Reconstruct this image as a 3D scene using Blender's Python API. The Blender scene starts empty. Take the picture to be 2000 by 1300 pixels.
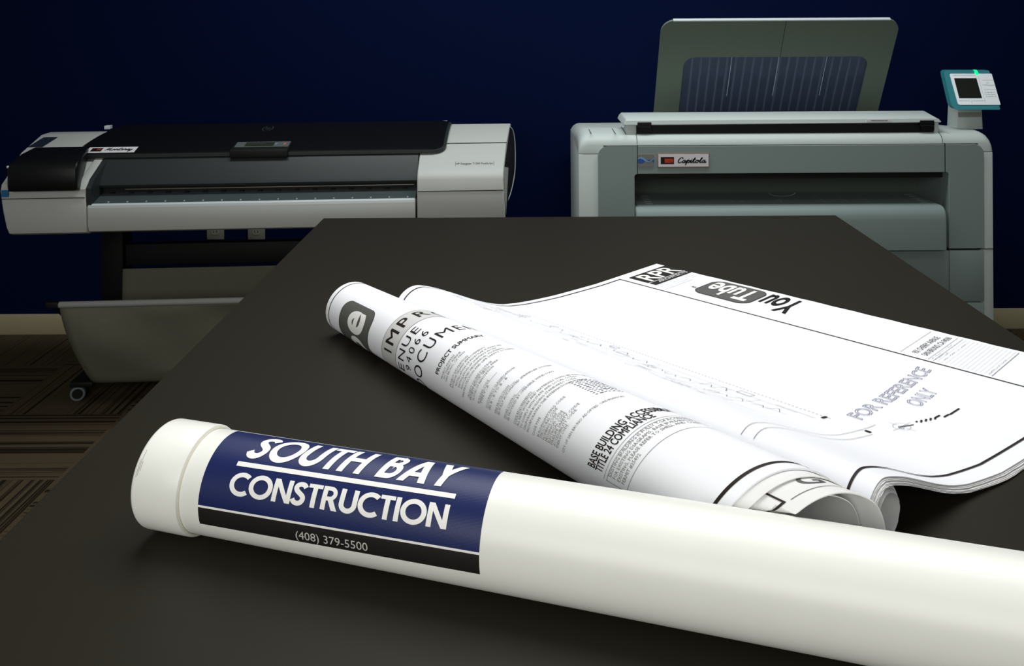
import bpy, bmesh, math, random
import numpy as np
from mathutils import Vector, Matrix
random.seed(7)
C = bpy.context.scene.collection
R = math.radians
sc = bpy.context.scene

# ---------------------------------------------------------------- camera, world, lights, exposure
CAM_H = 1.45            # eye height
FPX, PPX, PPY, ROLL = 1750.0, 1037.0, 24.0, 0.006   # level shift-lens view
cam = bpy.data.cameras.new('camera')
cam_o = bpy.data.objects.new('camera', cam); C.objects.link(cam_o)
cam.sensor_width = 36.0
cam.lens = FPX / 2000 * 36.0
cam.shift_x = -(PPX - 1000) / 2000
cam.shift_y = -(650 - PPY) / 2000
cam.clip_start = 0.02
cam_o.matrix_world = Matrix.Translation((0, 0, CAM_H)) @ Matrix.Rotation(R(90), 4, 'X') @ Matrix.Rotation(-ROLL, 4, 'Z')
sc.camera = cam_o

w = bpy.data.worlds.new('room_ambient'); sc.world = w; w.use_nodes = True
w.node_tree.nodes['Background'].inputs[0].default_value = (0.92, 0.97, 1.0, 1)
w.node_tree.nodes['Background'].inputs[1].default_value = 0.10

def area(name, loc, target, sx, sy, power, col, spread=180):
    l = bpy.data.lights.new(name, 'AREA'); l.shape = 'RECTANGLE'; l.size = sx; l.size_y = sy
    l.energy = power; l.color = col; l.spread = R(spread)
    o = bpy.data.objects.new(name, l); C.objects.link(o); o.location = loc
    o.rotation_euler = (Vector(target) - Vector(loc)).to_track_quat('-Z', 'Y').to_euler()
    return o
area('ceiling_light_over_table', (0.12, 1.45, 2.60), (0.08, 1.15, 0.96), 2.0, 1.3, 18, (1.0, 0.99, 0.97), 120)
area('ceiling_light_by_machines', (0.2, 3.0, 2.75), (0.2, 3.55, 0.6), 3.0, 0.4, 26, (0.93, 0.99, 0.98), 150)
area('fill_light_behind_camera', (-0.6, -1.6, 2.0), (0.0, 2.0, 0.9), 2.4, 1.4, 36, (1.0, 0.99, 0.93), 160)  # added soft fill from the camera side, no known window there

sc.view_settings.view_transform = 'Standard'
sc.view_settings.look = 'None'
sc.view_settings.gamma = 1.0
sc.view_settings.use_curve_mapping = False
sc.view_settings.exposure = 0.0

# ---------------------------------------------------------------- helpers
def lin(c):
    return tuple(((v/255)/12.92 if v/255 <= 0.04045 else ((v/255+0.055)/1.055)**2.4) for v in c)

MATS = {}
def mat(name, rgb, rough=0.5, spec=0.5, metal=0.0, emis=None, estr=0.0, noise=0.0, nscale=400, bump=0.0, alpha=1.0, coat=0.0):
    if name in MATS: return MATS[name]
    m = bpy.data.materials.new(name); m.use_nodes = True
    nt = m.node_tree; b = nt.nodes['Principled BSDF']
    col = lin(rgb) + (1,)
    b.inputs['Base Color'].default_value = col
    b.inputs['Roughness'].default_value = rough
    b.inputs['Specular IOR Level'].default_value = spec
    b.inputs['Metallic'].default_value = metal
    b.inputs['Alpha'].default_value = alpha
    b.inputs['Coat Weight'].default_value = coat
    if emis:
        b.inputs['Emission Color'].default_value = lin(emis) + (1,); b.inputs['Emission Strength'].default_value = estr
    if noise or bump:
        tc = nt.nodes.new('ShaderNodeTexCoord'); n = nt.nodes.new('ShaderNodeTexNoise')
        n.inputs['Scale'].default_value = nscale; n.inputs['Detail'].default_value = 4
        nt.links.new(tc.outputs['Object'], n.inputs['Vector'])
        if noise:
            mx = nt.nodes.new('ShaderNodeMix'); mx.data_type = 'RGBA'
            mx.inputs[6].default_value = tuple(v*(1-noise) for v in col[:3]) + (1,)
            mx.inputs[7].default_value = tuple(min(1, v*(1+noise)) for v in col[:3]) + (1,)
            nt.links.new(n.outputs['Fac'], mx.inputs[0]); nt.links.new(mx.outputs[2], b.inputs['Base Color'])
        if bump:
            bp = nt.nodes.new('ShaderNodeBump'); bp.inputs['Strength'].default_value = bump; bp.inputs['Distance'].default_value = 0.001
            nt.links.new(n.outputs['Fac'], bp.inputs['Height']); nt.links.new(bp.outputs[0], b.inputs['Normal'])
    MATS[name] = m
    return m

def tag(o, label=None, cat=None, group=None, kind=None):
    if label: o['label'] = label
    if cat: o['category'] = cat
    if group: o['group'] = group
    if kind: o['kind'] = kind
    return o

def thing(name, label, cat, loc=(0, 0, 0), rotz=0, group=None):
    o = bpy.data.objects.new(name, None); C.objects.link(o)
    o.location = loc; o.rotation_euler = (0, 0, rotz); o.empty_display_size = 0.1
    return tag(o, label, cat, group)

def link(name, me, m, parent=None, smooth=True, label=None):
    o = bpy.data.objects.new(name, me); C.objects.link(o)
    if m: me.materials.append(m)
    if parent: o.parent = parent
    if smooth:
        for p in me.polygons: p.use_smooth = True
        try: me.set_sharp_from_angle(angle=R(35))
        except Exception: pass
    if label: o['label'] = label
    return o

def obj(name, bm, m, parent=None, smooth=True, label=None):
    me = bpy.data.meshes.new(name)
    bmesh.ops.recalc_face_normals(bm, faces=bm.faces)
    bm.to_mesh(me); bm.free()
    return link(name, me, m, parent, smooth, label)

def raw(name, verts, faces, m, parent=None, smooth=False, label=None):
    me = bpy.data.meshes.new(name)
    me.from_pydata([tuple(map(float, v)) for v in verts], [], faces); me.update()
    return link(name, me, m, parent, smooth, label)

def box(bm, x0, x1, y0, y1, z0, z1, bev=0.0, seg=3):
    t = bmesh.new(); bmesh.ops.create_cube(t, size=1)
    for v in t.verts:
        v.co = Vector(((x0+x1)/2 + v.co.x*(x1-x0), (y0+y1)/2 + v.co.y*(y1-y0), (z0+z1)/2 + v.co.z*(z1-z0)))
    if bev: bmesh.ops.bevel(t, geom=t.edges[:], offset=bev, segments=seg, profile=0.5, affect='EDGES')
    merge(bm, t); return bm
def merge(bm, t):
    me = bpy.data.meshes.new('tmp'); t.to_mesh(me); t.free(); bm.from_mesh(me); bpy.data.meshes.remove(me)
def NB(): return bmesh.new()

def prism(bm, prof, a0, a1, axis='X', bev=0.0, seg=3, taper=None, bev_ends_only=False):
    """closed profile extruded between a0 and a1; axis X: profile=(y,z); axis Y: profile=(x,z); axis Z: profile=(x,y)"""
    def P(p, a):
        if axis == 'X': return (a, p[0], p[1])
        if axis == 'Y': return (p[0], a, p[1])
        return (p[0], p[1], a)
    t = bmesh.new()
    A = [t.verts.new(P(p, a0)) for p in prof]
    q = taper if taper else prof
    B = [t.verts.new(P(p, a1)) for p in q]
    n = len(prof)
    fa = t.faces.new(A); fb = t.faces.new(B[::-1])
    for i in range(n): t.faces.new((A[i], B[i], B[(i+1) % n], A[(i+1) % n]))
    bmesh.ops.recalc_face_normals(t, faces=t.faces)
    if bev:
        es = (list(fa.edges) + list(fb.edges)) if bev_ends_only else t.edges[:]
        bmesh.ops.bevel(t, geom=es, offset=bev, segments=seg, profile=0.5, affect='EDGES', clamp_overlap=True)
    merge(bm, t); return bm

def rrect(x0, x1, y0, y1, r, n=6, corners=(1, 1, 1, 1)):
    """rounded rectangle outline, corners order: (x1,y1),(x0,y1),(x0,y0),(x1,y0)"""
    pts = []
    for k, (cx, cy, a0) in enumerate(((x1, y1, 0), (x0, y1, 90), (x0, y0, 180), (x1, y0, 270))):
        rr = r if corners[k] else 1e-4
        sx = -1 if cx == x1 else 1; sy = -1 if cy == y1 else 1
        for i in range(n+1):
            a = R(a0 + 90*i/n)
            pts.append((cx + sx*rr + rr*math.cos(a), cy + sy*rr + rr*math.sin(a)))
    return pts

def cyl(bm, p0, p1, r0, r1=None, n=24, cap=True):
    r1 = r0 if r1 is None else r1
    p0 = Vector(p0); p1 = Vector(p1); d = (p1-p0).normalized()
    u = d.orthogonal().normalized(); v = d.cross(u)
    t = bmesh.new(); A = []; B = []
    for i in range(n):
        a = 2*math.pi*i/n; o = u*math.cos(a) + v*math.sin(a)
        A.append(t.verts.new(p0+o*r0)); B.append(t.verts.new(p1+o*r1))
    for i in range(n): t.faces.new((A[i], B[i], B[(i+1) % n], A[(i+1) % n]))
    if cap: t.faces.new(A[::-1]); t.faces.new(B)
    merge(bm, t); return bm

def lathe(bm, prof, origin, axis, n=72):
    """prof: (distance along axis, radius) list, closed with poles when radius 0"""
    o = Vector(origin); d = Vector(axis).normalized(); u = d.orthogonal().normalized(); v = d.cross(u)
    rings = []
    for s, r in prof:
        if r < 1e-6: rings.append([bm.verts.new(o+d*s)])
        else: rings.append([bm.verts.new(o+d*s+(u*math.cos(2*math.pi*i/n)+v*math.sin(2*math.pi*i/n))*r) for i in range(n)])
    for a, b in zip(rings, rings[1:]):
        for i in range(n):
            j = (i+1) % n
            if len(a) == 1 and len(b) == 1: continue
            if len(a) == 1: bm.faces.new((a[0], b[i], b[j]))
            elif len(b) == 1: bm.faces.new((a[i], b[0], a[j]))
            else: bm.faces.new((a[i], b[i], b[j], a[j]))
    return bm

def ray(x, y):
    """direction through the reference pixel, scaled so that Y = 1"""
    b2 = (PPY - y) - (x-PPX)*ROLL
    a = (x-PPX) + b2*ROLL
    return a/FPX, b2/FPX

class Frame:
    """local frame of a machine standing at (x, y) on the floor, turned by psi"""
    def __init__(s, x, y, psi): s.x, s.y, s.c, s.s, s.psi = x, y, math.cos(psi), math.sin(psi), psi
    def at(s, px, py, eta):
        rx, rz = ray(px, py)
        # world (rx*Y, Y): local eta = -(X-x)*sin + (Y-y)*cos = eta
        Y = (eta - s.x*s.s + s.y*s.c)/(s.c - rx*s.s)
        X = rx*Y
        return (X-s.x)*s.c + (Y-s.y)*s.s, CAM_H + rz*Y

# ---- triangulated flat artwork -------------------------------------------------------------
def split(tris, maxlen):
    out = []; st = list(tris)
    while st:
        a, b, c = st.pop()
        l = [math.dist(a, b), math.dist(b, c), math.dist(c, a)]
        k = l.index(max(l))
        if l[k] <= maxlen: out.append((a, b, c)); continue
        if k == 0: m = ((a[0]+b[0])/2, (a[1]+b[1])/2); st += [(a, m, c), (m, b, c)]
        elif k == 1: m = ((c[0]+b[0])/2, (c[1]+b[1])/2); st += [(a, b, m), (a, m, c)]
        else: m = ((c[0]+a[0])/2, (c[1]+a[1])/2); st += [(a, b, m), (m, b, c)]
    return out

_cap = {}
def font_tris(s, bold=0.0, res=3, outline=0.0, spacing=1.0):
    """built-in font; cap height 1, starts at x=0"""
    def build(txt):
        cu = bpy.data.curves.new('t', 'FONT'); cu.body = txt; cu.size = 1; cu.resolution_u = res
        cu.offset = bold; cu.space_character = spacing
        if outline: cu.fill_mode = 'NONE'; cu.bevel_depth = outline; cu.bevel_resolution = 0
        o = bpy.data.objects.new('t', cu); C.objects.link(o)
        dg = bpy.context.evaluated_depsgraph_get(); dg.update()
        me = bpy.data.meshes.new_from_object(o.evaluated_get(dg)); me.calc_loop_triangles()
        v = [(p.co.x, p.co.y) for p in me.vertices]
        t = [tuple(v[i] for i in lt.vertices) for lt in me.loop_triangles]
        bpy.data.objects.remove(o); bpy.data.curves.remove(cu); bpy.data.meshes.remove(me)
        return t
    key = 'H'; want, bold = bold, 0.0
    if key not in _cap:
        oo, outline = outline, 0.0
        t = build('H'); _cap[key] = max(p[1] for q in t for p in q); outline = oo
    k = 1/_cap[key]; t = build(s)
    if want > 0 and not outline:       # heavier weight: add a rim along the outlines
        outline = want; t = t + build(s); outline = 0.0
    x0 = min(p[0] for q in t for p in q)
    t = [tuple(((p[0]-x0)*k, p[1]*k) for p in q) for q in t]
    return t

def fit(tris, x0, x1, y0, y1, shear=0.0):
    """stretch so that x spans x0..x1 and cap height spans y0..y1"""
    wd = max(p[0]+p[1]*shear for q in tris for p in q); mn = min(p[0]+p[1]*shear for q in tris for p in q)
    return [tuple((x0 + (p[0]+p[1]*shear-mn)/(wd-mn)*(x1-x0), y0+p[1]*(y1-y0)) for p in q) for q in tris]

def ribbon(pts, wd, closed=False):
    n = len(pts); L = []; Rr = []
    for i in range(n):
        if closed: a, b = pts[(i-1) % n], pts[(i+1) % n]
        else: a, b = pts[max(0, i-1)], pts[min(n-1, i+1)]
        def nrm(p, q):
            dx, dy = q[0]-p[0], q[1]-p[1]; l = math.hypot(dx, dy) or 1; return (-dy/l, dx/l)
        if (0 < i < n-1) or closed:
            n1 = nrm(a, pts[i]); n2 = nrm(pts[i], b); m = (n1[0]+n2[0], n1[1]+n2[1]); l = math.hypot(*m) or 1
            m = (m[0]/l, m[1]/l); k = 1/max(0.45, m[0]*n1[0]+m[1]*n1[1]); nn = (m[0]*k, m[1]*k)
        else: nn = nrm(a, b)
        L.append((pts[i][0]+nn[0]*wd/2, pts[i][1]+nn[1]*wd/2)); Rr.append((pts[i][0]-nn[0]*wd/2, pts[i][1]-nn[1]*wd/2))
    out = []
    for i in range(n if closed else n-1):
        j = (i+1) % n
        out += [(L[i], Rr[i], Rr[j]), (L[i], Rr[j], L[j])]
    return out
def line(a, b, wd): return ribbon([a, b], wd)
def rect(x0, x1, y0, y1): return [((x0, y0), (x1, y0), (x1, y1)), ((x0, y0), (x1, y1), (x0, y1))]
def fan(pts):
    cx = sum(p[0] for p in pts)/len(pts); cy = sum(p[1] for p in pts)/len(pts)
    return [((cx, cy), pts[i], pts[(i+1) % len(pts)]) for i in range(len(pts))]
def arc(cx, cy, rx, ry, a0, a1, n=20):
    return [(cx+rx*math.cos(R(a0+(a1-a0)*i/n)), cy+ry*math.sin(R(a0+(a1-a0)*i/n))) for i in range(n+1)]
def smooth(pts, k=6):
    out = []
    for i in range(len(pts)-1):
        p0 = pts[max(0, i-1)]; p1 = pts[i]; p2 = pts[i+1]; p3 = pts[min(len(pts)-1, i+2)]
        for j in range(k):
            t = j/k
            out.append(tuple(0.5*(2*p1[c]+(p2[c]-p0[c])*t+(2*p0[c]-5*p1[c]+4*p2[c]-p3[c])*t*t+(3*p1[c]-p0[c]-3*p2[c]+p3[c])*t**3) for c in (0, 1)))
    out.append(pts[-1]); return out

def artwork(name, tris, surf, m, parent, maxlen=0.006, label=None, fac=None):
    """lays flat triangles (x, y) on a surface function surf(x, y) -> 3-D point; fac(n) gives overlapping pieces surfaces a hair apart"""
    if fac:
        V = []; F = []
        for n, q in enumerate(tris):
            f_ = fac(n)
            for t in split([q], maxlen):
                F.append((len(V), len(V)+1, len(V)+2)); V += [f_(*p) for p in t]
        return raw(name, V, F, m, parent, False, label)
    tris = split(tris, maxlen); idx = {}; V = []; F = []
    for t in tris:
        f = []
        for p in t:
            k = (round(p[0], 6), round(p[1], 6))
            if k not in idx: idx[k] = len(V); V.append(surf(p[0], p[1]))
            f.append(idx[k])
        if len(set(f)) == 3: F.append(f)
    return raw(name, V, F, m, parent, False, label)

# geometric bold capitals for the pipe label (cap height 1)
SW = 0.205
def para(xa, ya, xb, yb, wx): return [((xa, ya), (xa+wx, ya), (xb+wx, yb)), ((xa, ya), (xb+wx, yb), (xb, yb))]
def glyph(ch):
    h = SW/2
    if ch == 'H': return rect(0, .2, 0, 1)+rect(.56, .76, 0, 1)+rect(.1, .66, .42, .59), .76
    if ch == 'T': return rect(.2, .4, 0, 1)+rect(0, .6, .83, 1), .60
    if ch == 'I': return rect(0, .2, 0, 1), .2
    if ch == 'U': return ribbon([(h, 1)]+arc(.37, .37, .275, .275, 180, 360, 24)+[(.645, 1)], SW), .74
    if ch == 'O': return ribbon(arc(.52, .5, .425, .425, 0, 354, 59), SW, True), 1.04
    if ch == 'C': return ribbon(arc(.52, .5, .425, .425, 48, 312, 44), SW), .84
    if ch == 'B': return rect(0, .2, 0, 1)+ribbon([(.1, .915), (.30, .915)]+arc(.30, .735, .18, .18, 90, -90, 16)+[(.1, .555)], .17)+ribbon([(.1, .535), (.34, .535)]+arc(.34, .31, .225, .225, 90, -90, 18)+[(.1, .085)], .17), .66
    if ch == 'R': return rect(0, .2, 0, 1)+ribbon([(.1, .915), (.32, .915)]+arc(.32, .70, .215, .215, 90, -90, 18)+[(.1, .485)], .17)+para(.24, .48, .48, 0, .24), .72
    if ch == 'A': return para(0, 0, .33, 1, .22)+para(.66, 0, .33, 1, .22)+rect(.16, .72, .2, .36), .88
    if ch == 'Y': return para(0, 1, .26, .42, .23)+para(.5, 1, .26, .42, .23)+rect(.27, .48, 0, .45), .73
    if ch == 'N': return rect(0, .2, 0, 1)+rect(.62, .82, 0, 1)+para(0, 1, .6, 0, .22), .82
    if ch == 'S': return ribbon(smooth([(.535, .78), (.44, .885), (.29, .905), (.16, .84), (.125, .715), (.20, .60), (.34, .50), (.46, .395), (.485, .26), (.40, .13), (.26, .088), (.12, .135), (.035, .25)]), SW), .60
    return [], .42
def geo_text(s, gap=.11):
    out = []; x = 0
    for ch in s:
        g, a = glyph(ch)
        out += [tuple((p[0]+x, p[1]) for p in t) for t in g]; x += a+gap
    return out

# brush-script letters (x-height 1)
SCRIPT = {
 'C': ([[(1.45, 1.55), (1.35, 2.0), (.85, 1.9), (.35, 1.1), (.3, .35), (.7, .0), (1.3, .45)]], 1.35),
 'a': ([[(.95, .85), (.55, 1.0), (.15, .5), (.25, .05), (.65, .25), (.98, .9)], [(.98, .9), (.82, .25), (1.0, .03), (1.35, .4)]], 1.2),
 'p': ([[(-.1, .4), (.4, 1.05), (.2, .2), (-.15, -.9)], [(.3, .6), (.75, 1.0), (1.0, .7), (.7, .12), (.35, .1)], [(.6, .1), (1.25, .4)]], 1.1),
 'i': ([[(-.05, .4), (.3, 1.0), (.15, .25), (.35, .02), (.7, .4)], [(.45, 1.5), (.52, 1.62)]], .65),
 't': ([[(-.05, .4), (.55, 1.9), (.3, .9), (.18, .25), (.4, .02), (.8, .4)], [(-.05, 1.15), (.9, 1.4)]], .75),
 'o': ([[(.6, 1.0), (.15, .6), (.2, .08), (.6, .05), (.95, .6), (.7, 1.0), (.55, .85), (1.25, .75)]], 1.15),
 'l': ([[(-.05, .4), (.5, 1.4), (.65, 1.95), (.4, 1.6), (.15, .4), (.3, .02), (.7, .35)]], .65),
 'M': ([[(0, 0), (.45, 1.0), (.7, 1.9), (.65, .6), (.75, .3), (1.2, 1.2), (1.5, 1.9), (1.4, .5), (1.55, .02), (1.95, .4)]], 1.85),
 'n': ([[(-.05, .4), (.25, 1.0), (.1, .0)], [(.15, .4), (.6, 1.0), (.8, .8), (.7, .15), (.9, .02), (1.25, .4)]], 1.15),
 'e': ([[(-.05, .35), (.5, .6), (.6, .95), (.3, .9), (.12, .35), (.35, .02), (.9, .4)]], .8),
 'r': ([[(-.05, .4), (.3, 1.15), (.45, .85), (.75, .95), (.6, .3), (.75, .02), (1.05, .4)]], .95),
 'y': ([[(-.05, .6), (.2, 1.0), (.15, .3), (.45, .1), (.9, .9)], [(.95, 1.0), (.6, -.3), (.2, -.9), (.15, -.5), (1.0, .3)]], 1.0),
}
def script_text(s, wd=.17):
    out = []; x = 0
    for ch in s:
        st, a = SCRIPT[ch]
        for q in st: out += ribbon(smooth([(x+p[0]+p[1]*.12, p[1]) for p in q], 5), wd)
        x += a
    return out
def norm_xy(tr):
    xs = [p[0] for t in tr for p in t]; ys = [p[1] for t in tr for p in t]
    return min(xs), max(xs), min(ys), max(ys)
def fitbox(tr, x0, x1, y0, y1):
    a, b, c, d = norm_xy(tr)
    return [tuple((x0+(p[0]-a)/(b-a)*(x1-x0), y0+(p[1]-c)/(d-c)*(y1-y0)) for p in t) for t in tr]

# ---------------------------------------------------------------- materials
M_wall = mat('navy_wall_paint', (0, 13, 50), 0.85, 0.08, bump=0.15, nscale=250)
M_base = mat('baseboard_vinyl', (184, 172, 138), 0.6, 0.3)
M_table = mat('dark_laminate', (37, 34, 26), 0.5, 0.15, noise=0.10, nscale=900)
M_tedge = mat('laminate_edge', (36, 34, 31), 0.5, 0.3)
M_paper = mat('drawing_paper', (240, 242, 247), 0.75, 0.2)
M_paper2 = mat('drawing_paper_inner', (232, 232, 232), 0.8, 0.2)
M_ink = mat('printer_ink', (38, 32, 28), 0.6, 0.2)
M_inkg = mat('grey_ink', (100, 100, 97), 0.6, 0.2)
M_inkf = mat('faint_grey_ink', (112, 112, 122), 0.7, 0.2)
M_band = mat('light_grey_ink', (205, 205, 205), 0.7, 0.2)
M_logo = mat('logo_grey_ink', (92, 92, 90), 0.6, 0.2)
M_pvc = mat('white_pvc', (242, 243, 237), 0.34, 0.45, noise=0.02, nscale=30)
M_glue = mat('yellowed_glue', (222, 216, 190), 0.5, 0.3)
M_lblue = mat('label_navy', (20, 34, 88), 0.42, 0.4)
M_lblack = mat('label_black', (28, 26, 24), 0.5, 0.4)
M_lwhite = mat('label_white', (246, 246, 242), 0.5, 0.3)
M_hpw = mat('warm_grey_plastic', (196, 198, 194), 0.5, 0.35, bump=0.25, nscale=1500, noise=0.03)
M_hpd = mat('charcoal_plastic', (42, 48, 48), 0.45, 0.4, noise=0.05, nscale=900)
M_hpb = mat('black_gloss_plastic', (12, 13, 13), 0.38, 0.3)
M_hpk = mat('black_plastic', (16, 17, 16), 0.6, 0.3)
M_seam = mat('seam_black', (12, 13, 13), 0.8, 0.1)
M_silver = mat('pale_trim', (205, 212, 214), 0.35, 0.5)
M_cloth = mat('grey_bin_cloth', (116, 116, 102), 0.9, 0.1, noise=0.08, nscale=60, bump=0.3)
M_oc_w = mat('pale_machine_plastic', (205, 214, 211), 0.5, 0.35, bump=0.15, nscale=1500)
M_oc_g = mat('sage_machine_plastic', (140, 155, 152), 0.55, 0.35, bump=0.25, nscale=1500, noise=0.03)
M_oc_d = mat('dark_sage_plastic', (88, 98, 92), 0.6, 0.3, noise=0.03, nscale=1500)
M_oc_lid = mat('lid_green_grey', (104, 116, 104), 0.6, 0.25)
M_teal = mat('teal_plastic', (48, 128, 138), 0.45, 0.4)
M_face = mat('white_console_plastic', (245, 248, 252), 0.5, 0.4)
M_facel = mat('console_line_grey', (190, 198, 202), 0.6, 0.3)
M_lcd = mat('screen_off', (22, 26, 20), 0.3, 0.4)
M_green = mat('green_lamp', (20, 230, 120), 0.4, 0.3, emis=(10, 240, 130), estr=1.6)
M_sign = mat('name_plate_white', (235, 232, 236), 0.5, 0.3)
M_rim = mat('name_plate_rim', (150, 118, 110), 0.5, 0.3)
M_red = mat('sunset_picture', (110, 34, 18), 0.5, 0.3, noise=0.75, nscale=60)
M_dkred = mat('sunset_picture_dark', (34, 12, 10), 0.5, 0.3)
M_blue = mat('sticker_blue', (40, 110, 160), 0.5, 0.3)
M_emb = mat('emblem_grey', (128, 128, 122), 0.4, 0.5)
M_embb = mat('emblem_blue', (45, 90, 165), 0.4, 0.4)
M_embl = mat('emblem_light_blue', (125, 165, 215), 0.4, 0.4)
M_outlet = mat('outlet_plate', (140, 138, 128), 0.5, 0.3)

# ---------------------------------------------------------------- the room
WALL_Y = 4.08
bm = NB(); box(bm, -3.6, 3.6, WALL_Y, WALL_Y+0.12, 0, 2.9)
tag(obj('wall_back', bm, M_wall, smooth=False), kind='structure')
bm = NB(); box(bm, -3.6, 3.6, -1.2, WALL_Y+0.12, -0.08, 0)
floor = tag(obj('floor', bm, None, smooth=False), kind='structure')
bm = NB(); box(bm, -3.6, 3.6, WALL_Y-0.012, WALL_Y, 0, 0.092, 0.003, 2)
tag(obj('baseboard_back', bm, M_base), kind='structure')

def carpet_material():
    m = bpy.data.materials.new('striped_carpet_tiles'); m.use_nodes = True; nt = m.node_tree; N = nt.nodes; L = nt.links
    b = N['Principled BSDF']; b.inputs['Roughness'].default_value = 0.95; b.inputs['Specular IOR Level'].default_value = 0.05
    tc = N.new('ShaderNodeTexCoord'); sp = N.new('ShaderNodeSeparateXYZ'); L.new(tc.outputs['Object'], sp.inputs[0])
    def mth(op, a, c=None):
        n = N.new('ShaderNodeMath'); n.operation = op
        for i, q in enumerate((a, c)):
            if q is None: continue
            if isinstance(q, (int, float)): n.inputs[i].default_value = q
            else: L.new(q, n.inputs[i])
        return n.outputs[0]
    T = 0.457
    ix = mth('FLOOR', mth('DIVIDE', mth('ADD', sp.outputs[0], 0.12), T)); iy = mth('FLOOR', mth('DIVIDE', mth('ADD', sp.outputs[1], 0.40), T))
    par = mth('FLOORED_MODULO', mth('ADD', ix, iy), 2.0)
    cv = N.new('ShaderNodeCombineXYZ'); L.new(mth('MULTIPLY', sp.outputs[0], 64.0), cv.inputs[0]); L.new(mth('MULTIPLY', sp.outputs[1], 0.25), cv.inputs[1])
    ch = N.new('ShaderNodeCombineXYZ'); L.new(mth('MULTIPLY', sp.outputs[0], 0.25), ch.inputs[0]); L.new(mth('MULTIPLY', sp.outputs[1], 64.0), ch.inputs[1])
    mv = N.new('ShaderNodeMix'); mv.data_type = 'VECTOR'; L.new(par, mv.inputs[0]); L.new(cv.outputs[0], mv.inputs[4]); L.new(ch.outputs[0], mv.inputs[5])
    n1 = N.new('ShaderNodeTexNoise'); n1.inputs['Scale'].default_value = 1.0; n1.inputs['Detail'].default_value = 2; L.new(mv.outputs[1], n1.inputs['Vector'])
    n2 = N.new('ShaderNodeTexNoise'); n2.inputs['Scale'].default_value = 350; L.new(tc.outputs['Object'], n2.inputs['Vector'])
    cr = N.new('ShaderNodeValToRGB'); e = cr.color_ramp.elements
    e[0].position = 0.37; e[0].color = lin((44, 37, 29))+(1,); e[1].position = 0.46; e[1].color = lin((98, 85, 66))+(1,)
    L.new(n1.outputs['Fac'], cr.inputs[0])
    mx = N.new('ShaderNodeMix'); mx.data_type = 'RGBA'; mx.blend_type = 'MULTIPLY'; mx.inputs[0].default_value = 0.6
    L.new(cr.outputs[0], mx.inputs[6]); L.new(n2.outputs['Fac'], mx.inputs[7]); L.new(mx.outputs[2], b.inputs['Base Color'])
    bp = N.new('ShaderNodeBump'); bp.inputs['Strength'].default_value = 0.5; bp.inputs['Distance'].default_value = 0.003
    L.new(n2.outputs['Fac'], bp.inputs['Height']); L.new(bp.outputs[0], b.inputs['Normal'])
    return m
floor.data.materials.append(carpet_material())

# ---------------------------------------------------------------- the table
TZ = CAM_H - 0.488        # table top height
table = thing('work_table', 'dark brown laminate work table with the papers and white pipe on it', 'table', (0.11, 1.2, 0))
tx0, tx1, ty0, ty1 = -0.498-0.11, 0.724-0.11, 0.30-1.2, 2.138-1.2
bm = NB(); box(bm, tx0, tx1, ty0, ty1, TZ-0.036, TZ, 0.0015, 2); obj('tabletop', bm, M_table, table)
for sx in (0, 1):
    for sy in (0, 1):
        x = (tx0+0.06, tx1-0.12)[sx]; y = (ty0+0.06, ty1-0.12)[sy]
        bm = NB(); box(bm, x, x+0.06, y, y+0.06, 0, TZ-0.036, 0.003, 2); obj('leg', bm, M_tedge, table)
bm = NB()
box(bm, tx0+0.07, tx1-0.07, ty0+0.08, ty0+0.10, TZ-0.12, TZ-0.036); box(bm, tx0+0.07, tx1-0.07, ty1-0.10, ty1-0.08, TZ-0.12, TZ-0.036)
box(bm, tx0+0.08, tx0+0.10, ty0+0.08, ty1-0.08, TZ-0.12, TZ-0.036); box(bm, tx1-0.10, tx1-0.08, ty0+0.08, ty1-0.08, TZ-0.12, TZ-0.036)
obj('apron', bm, M_tedge, table, smooth=False)

# ---------------------------------------------------------------- the white pipe (shipping tube)
TU = dict(x=-0.29812, y=0.84398, th=-0.29937, r=0.04445)
tube = thing('shipping_tube', 'white capped plastic tube lettered SOUTH BAY CONSTRUCTION lying across table', 'tube', (TU['x'], TU['y'], TZ), TU['th'])
TC = 0.0485                 # centre height above the table
def tlathe(name, prof, m, label=None):
    bm = NB(); lathe(bm, prof, (0, 0, TC), (1, 0, 0), 128); return obj(name, bm, m, tube, True, label)
r = TU['r']
tlathe('pipe', [(-0.052, r-.004), (-0.052, r), (0.93, r), (0.93, r-.004), (-0.052, r-.004)], M_pvc)
def cap_prof(s0, s1, sg):
    rc = 0.0476; q = []
    q.append((s0, 0)); q.append((s0, rc-0.006))
    for i in range(1, 7): a = R(15*i); q.append((s0+sg*0.006*(1-math.cos(a)), rc-0.006+0.006*math.sin(a)))
    q += [(s1-sg*0.002, rc), (s1-sg*0.0008, rc-.0005), (s1, rc-0.0018), (s1, r+0.0002)]
    return q
tlathe('end_cap', cap_prof(-0.0605, -0.0085, 1), M_pvc)
tlathe('end_cap', cap_prof(0.95, 0.898, -1), M_pvc)
tlathe('glue_line', [(-0.0085, r+0.0010), (-0.0080, r+0.0007), (-0.0076, r+0.0003)], M_glue, 'yellowed glue line where the cap meets the tube')
def T_surf(lift):
    def f(x, arcp):        # arcp: arc length from the top, + towards the far side
        a = arcp/r; rr = r+lift
        return (x, math.sin(a)*rr, TC+math.cos(a)*rr)
    return f
def dga(a, x): return R(a + (x-0.012)/0.267*4.0)*r
def tl_map(tris): return [tuple((p[0], p[1]+R((p[0]-0.012)/0.267*4.0)*r) for p in t) for t in tris]
x0, x1 = 0.0128, 0.2795
A = lambda d: R(d)*r
tl = artwork('blue_label', tl_map(rect(x0, x1, A(-86), A(19.5))), T_surf(.0002), M_lblue, tube, .004, 'navy label with white lettering')
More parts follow.
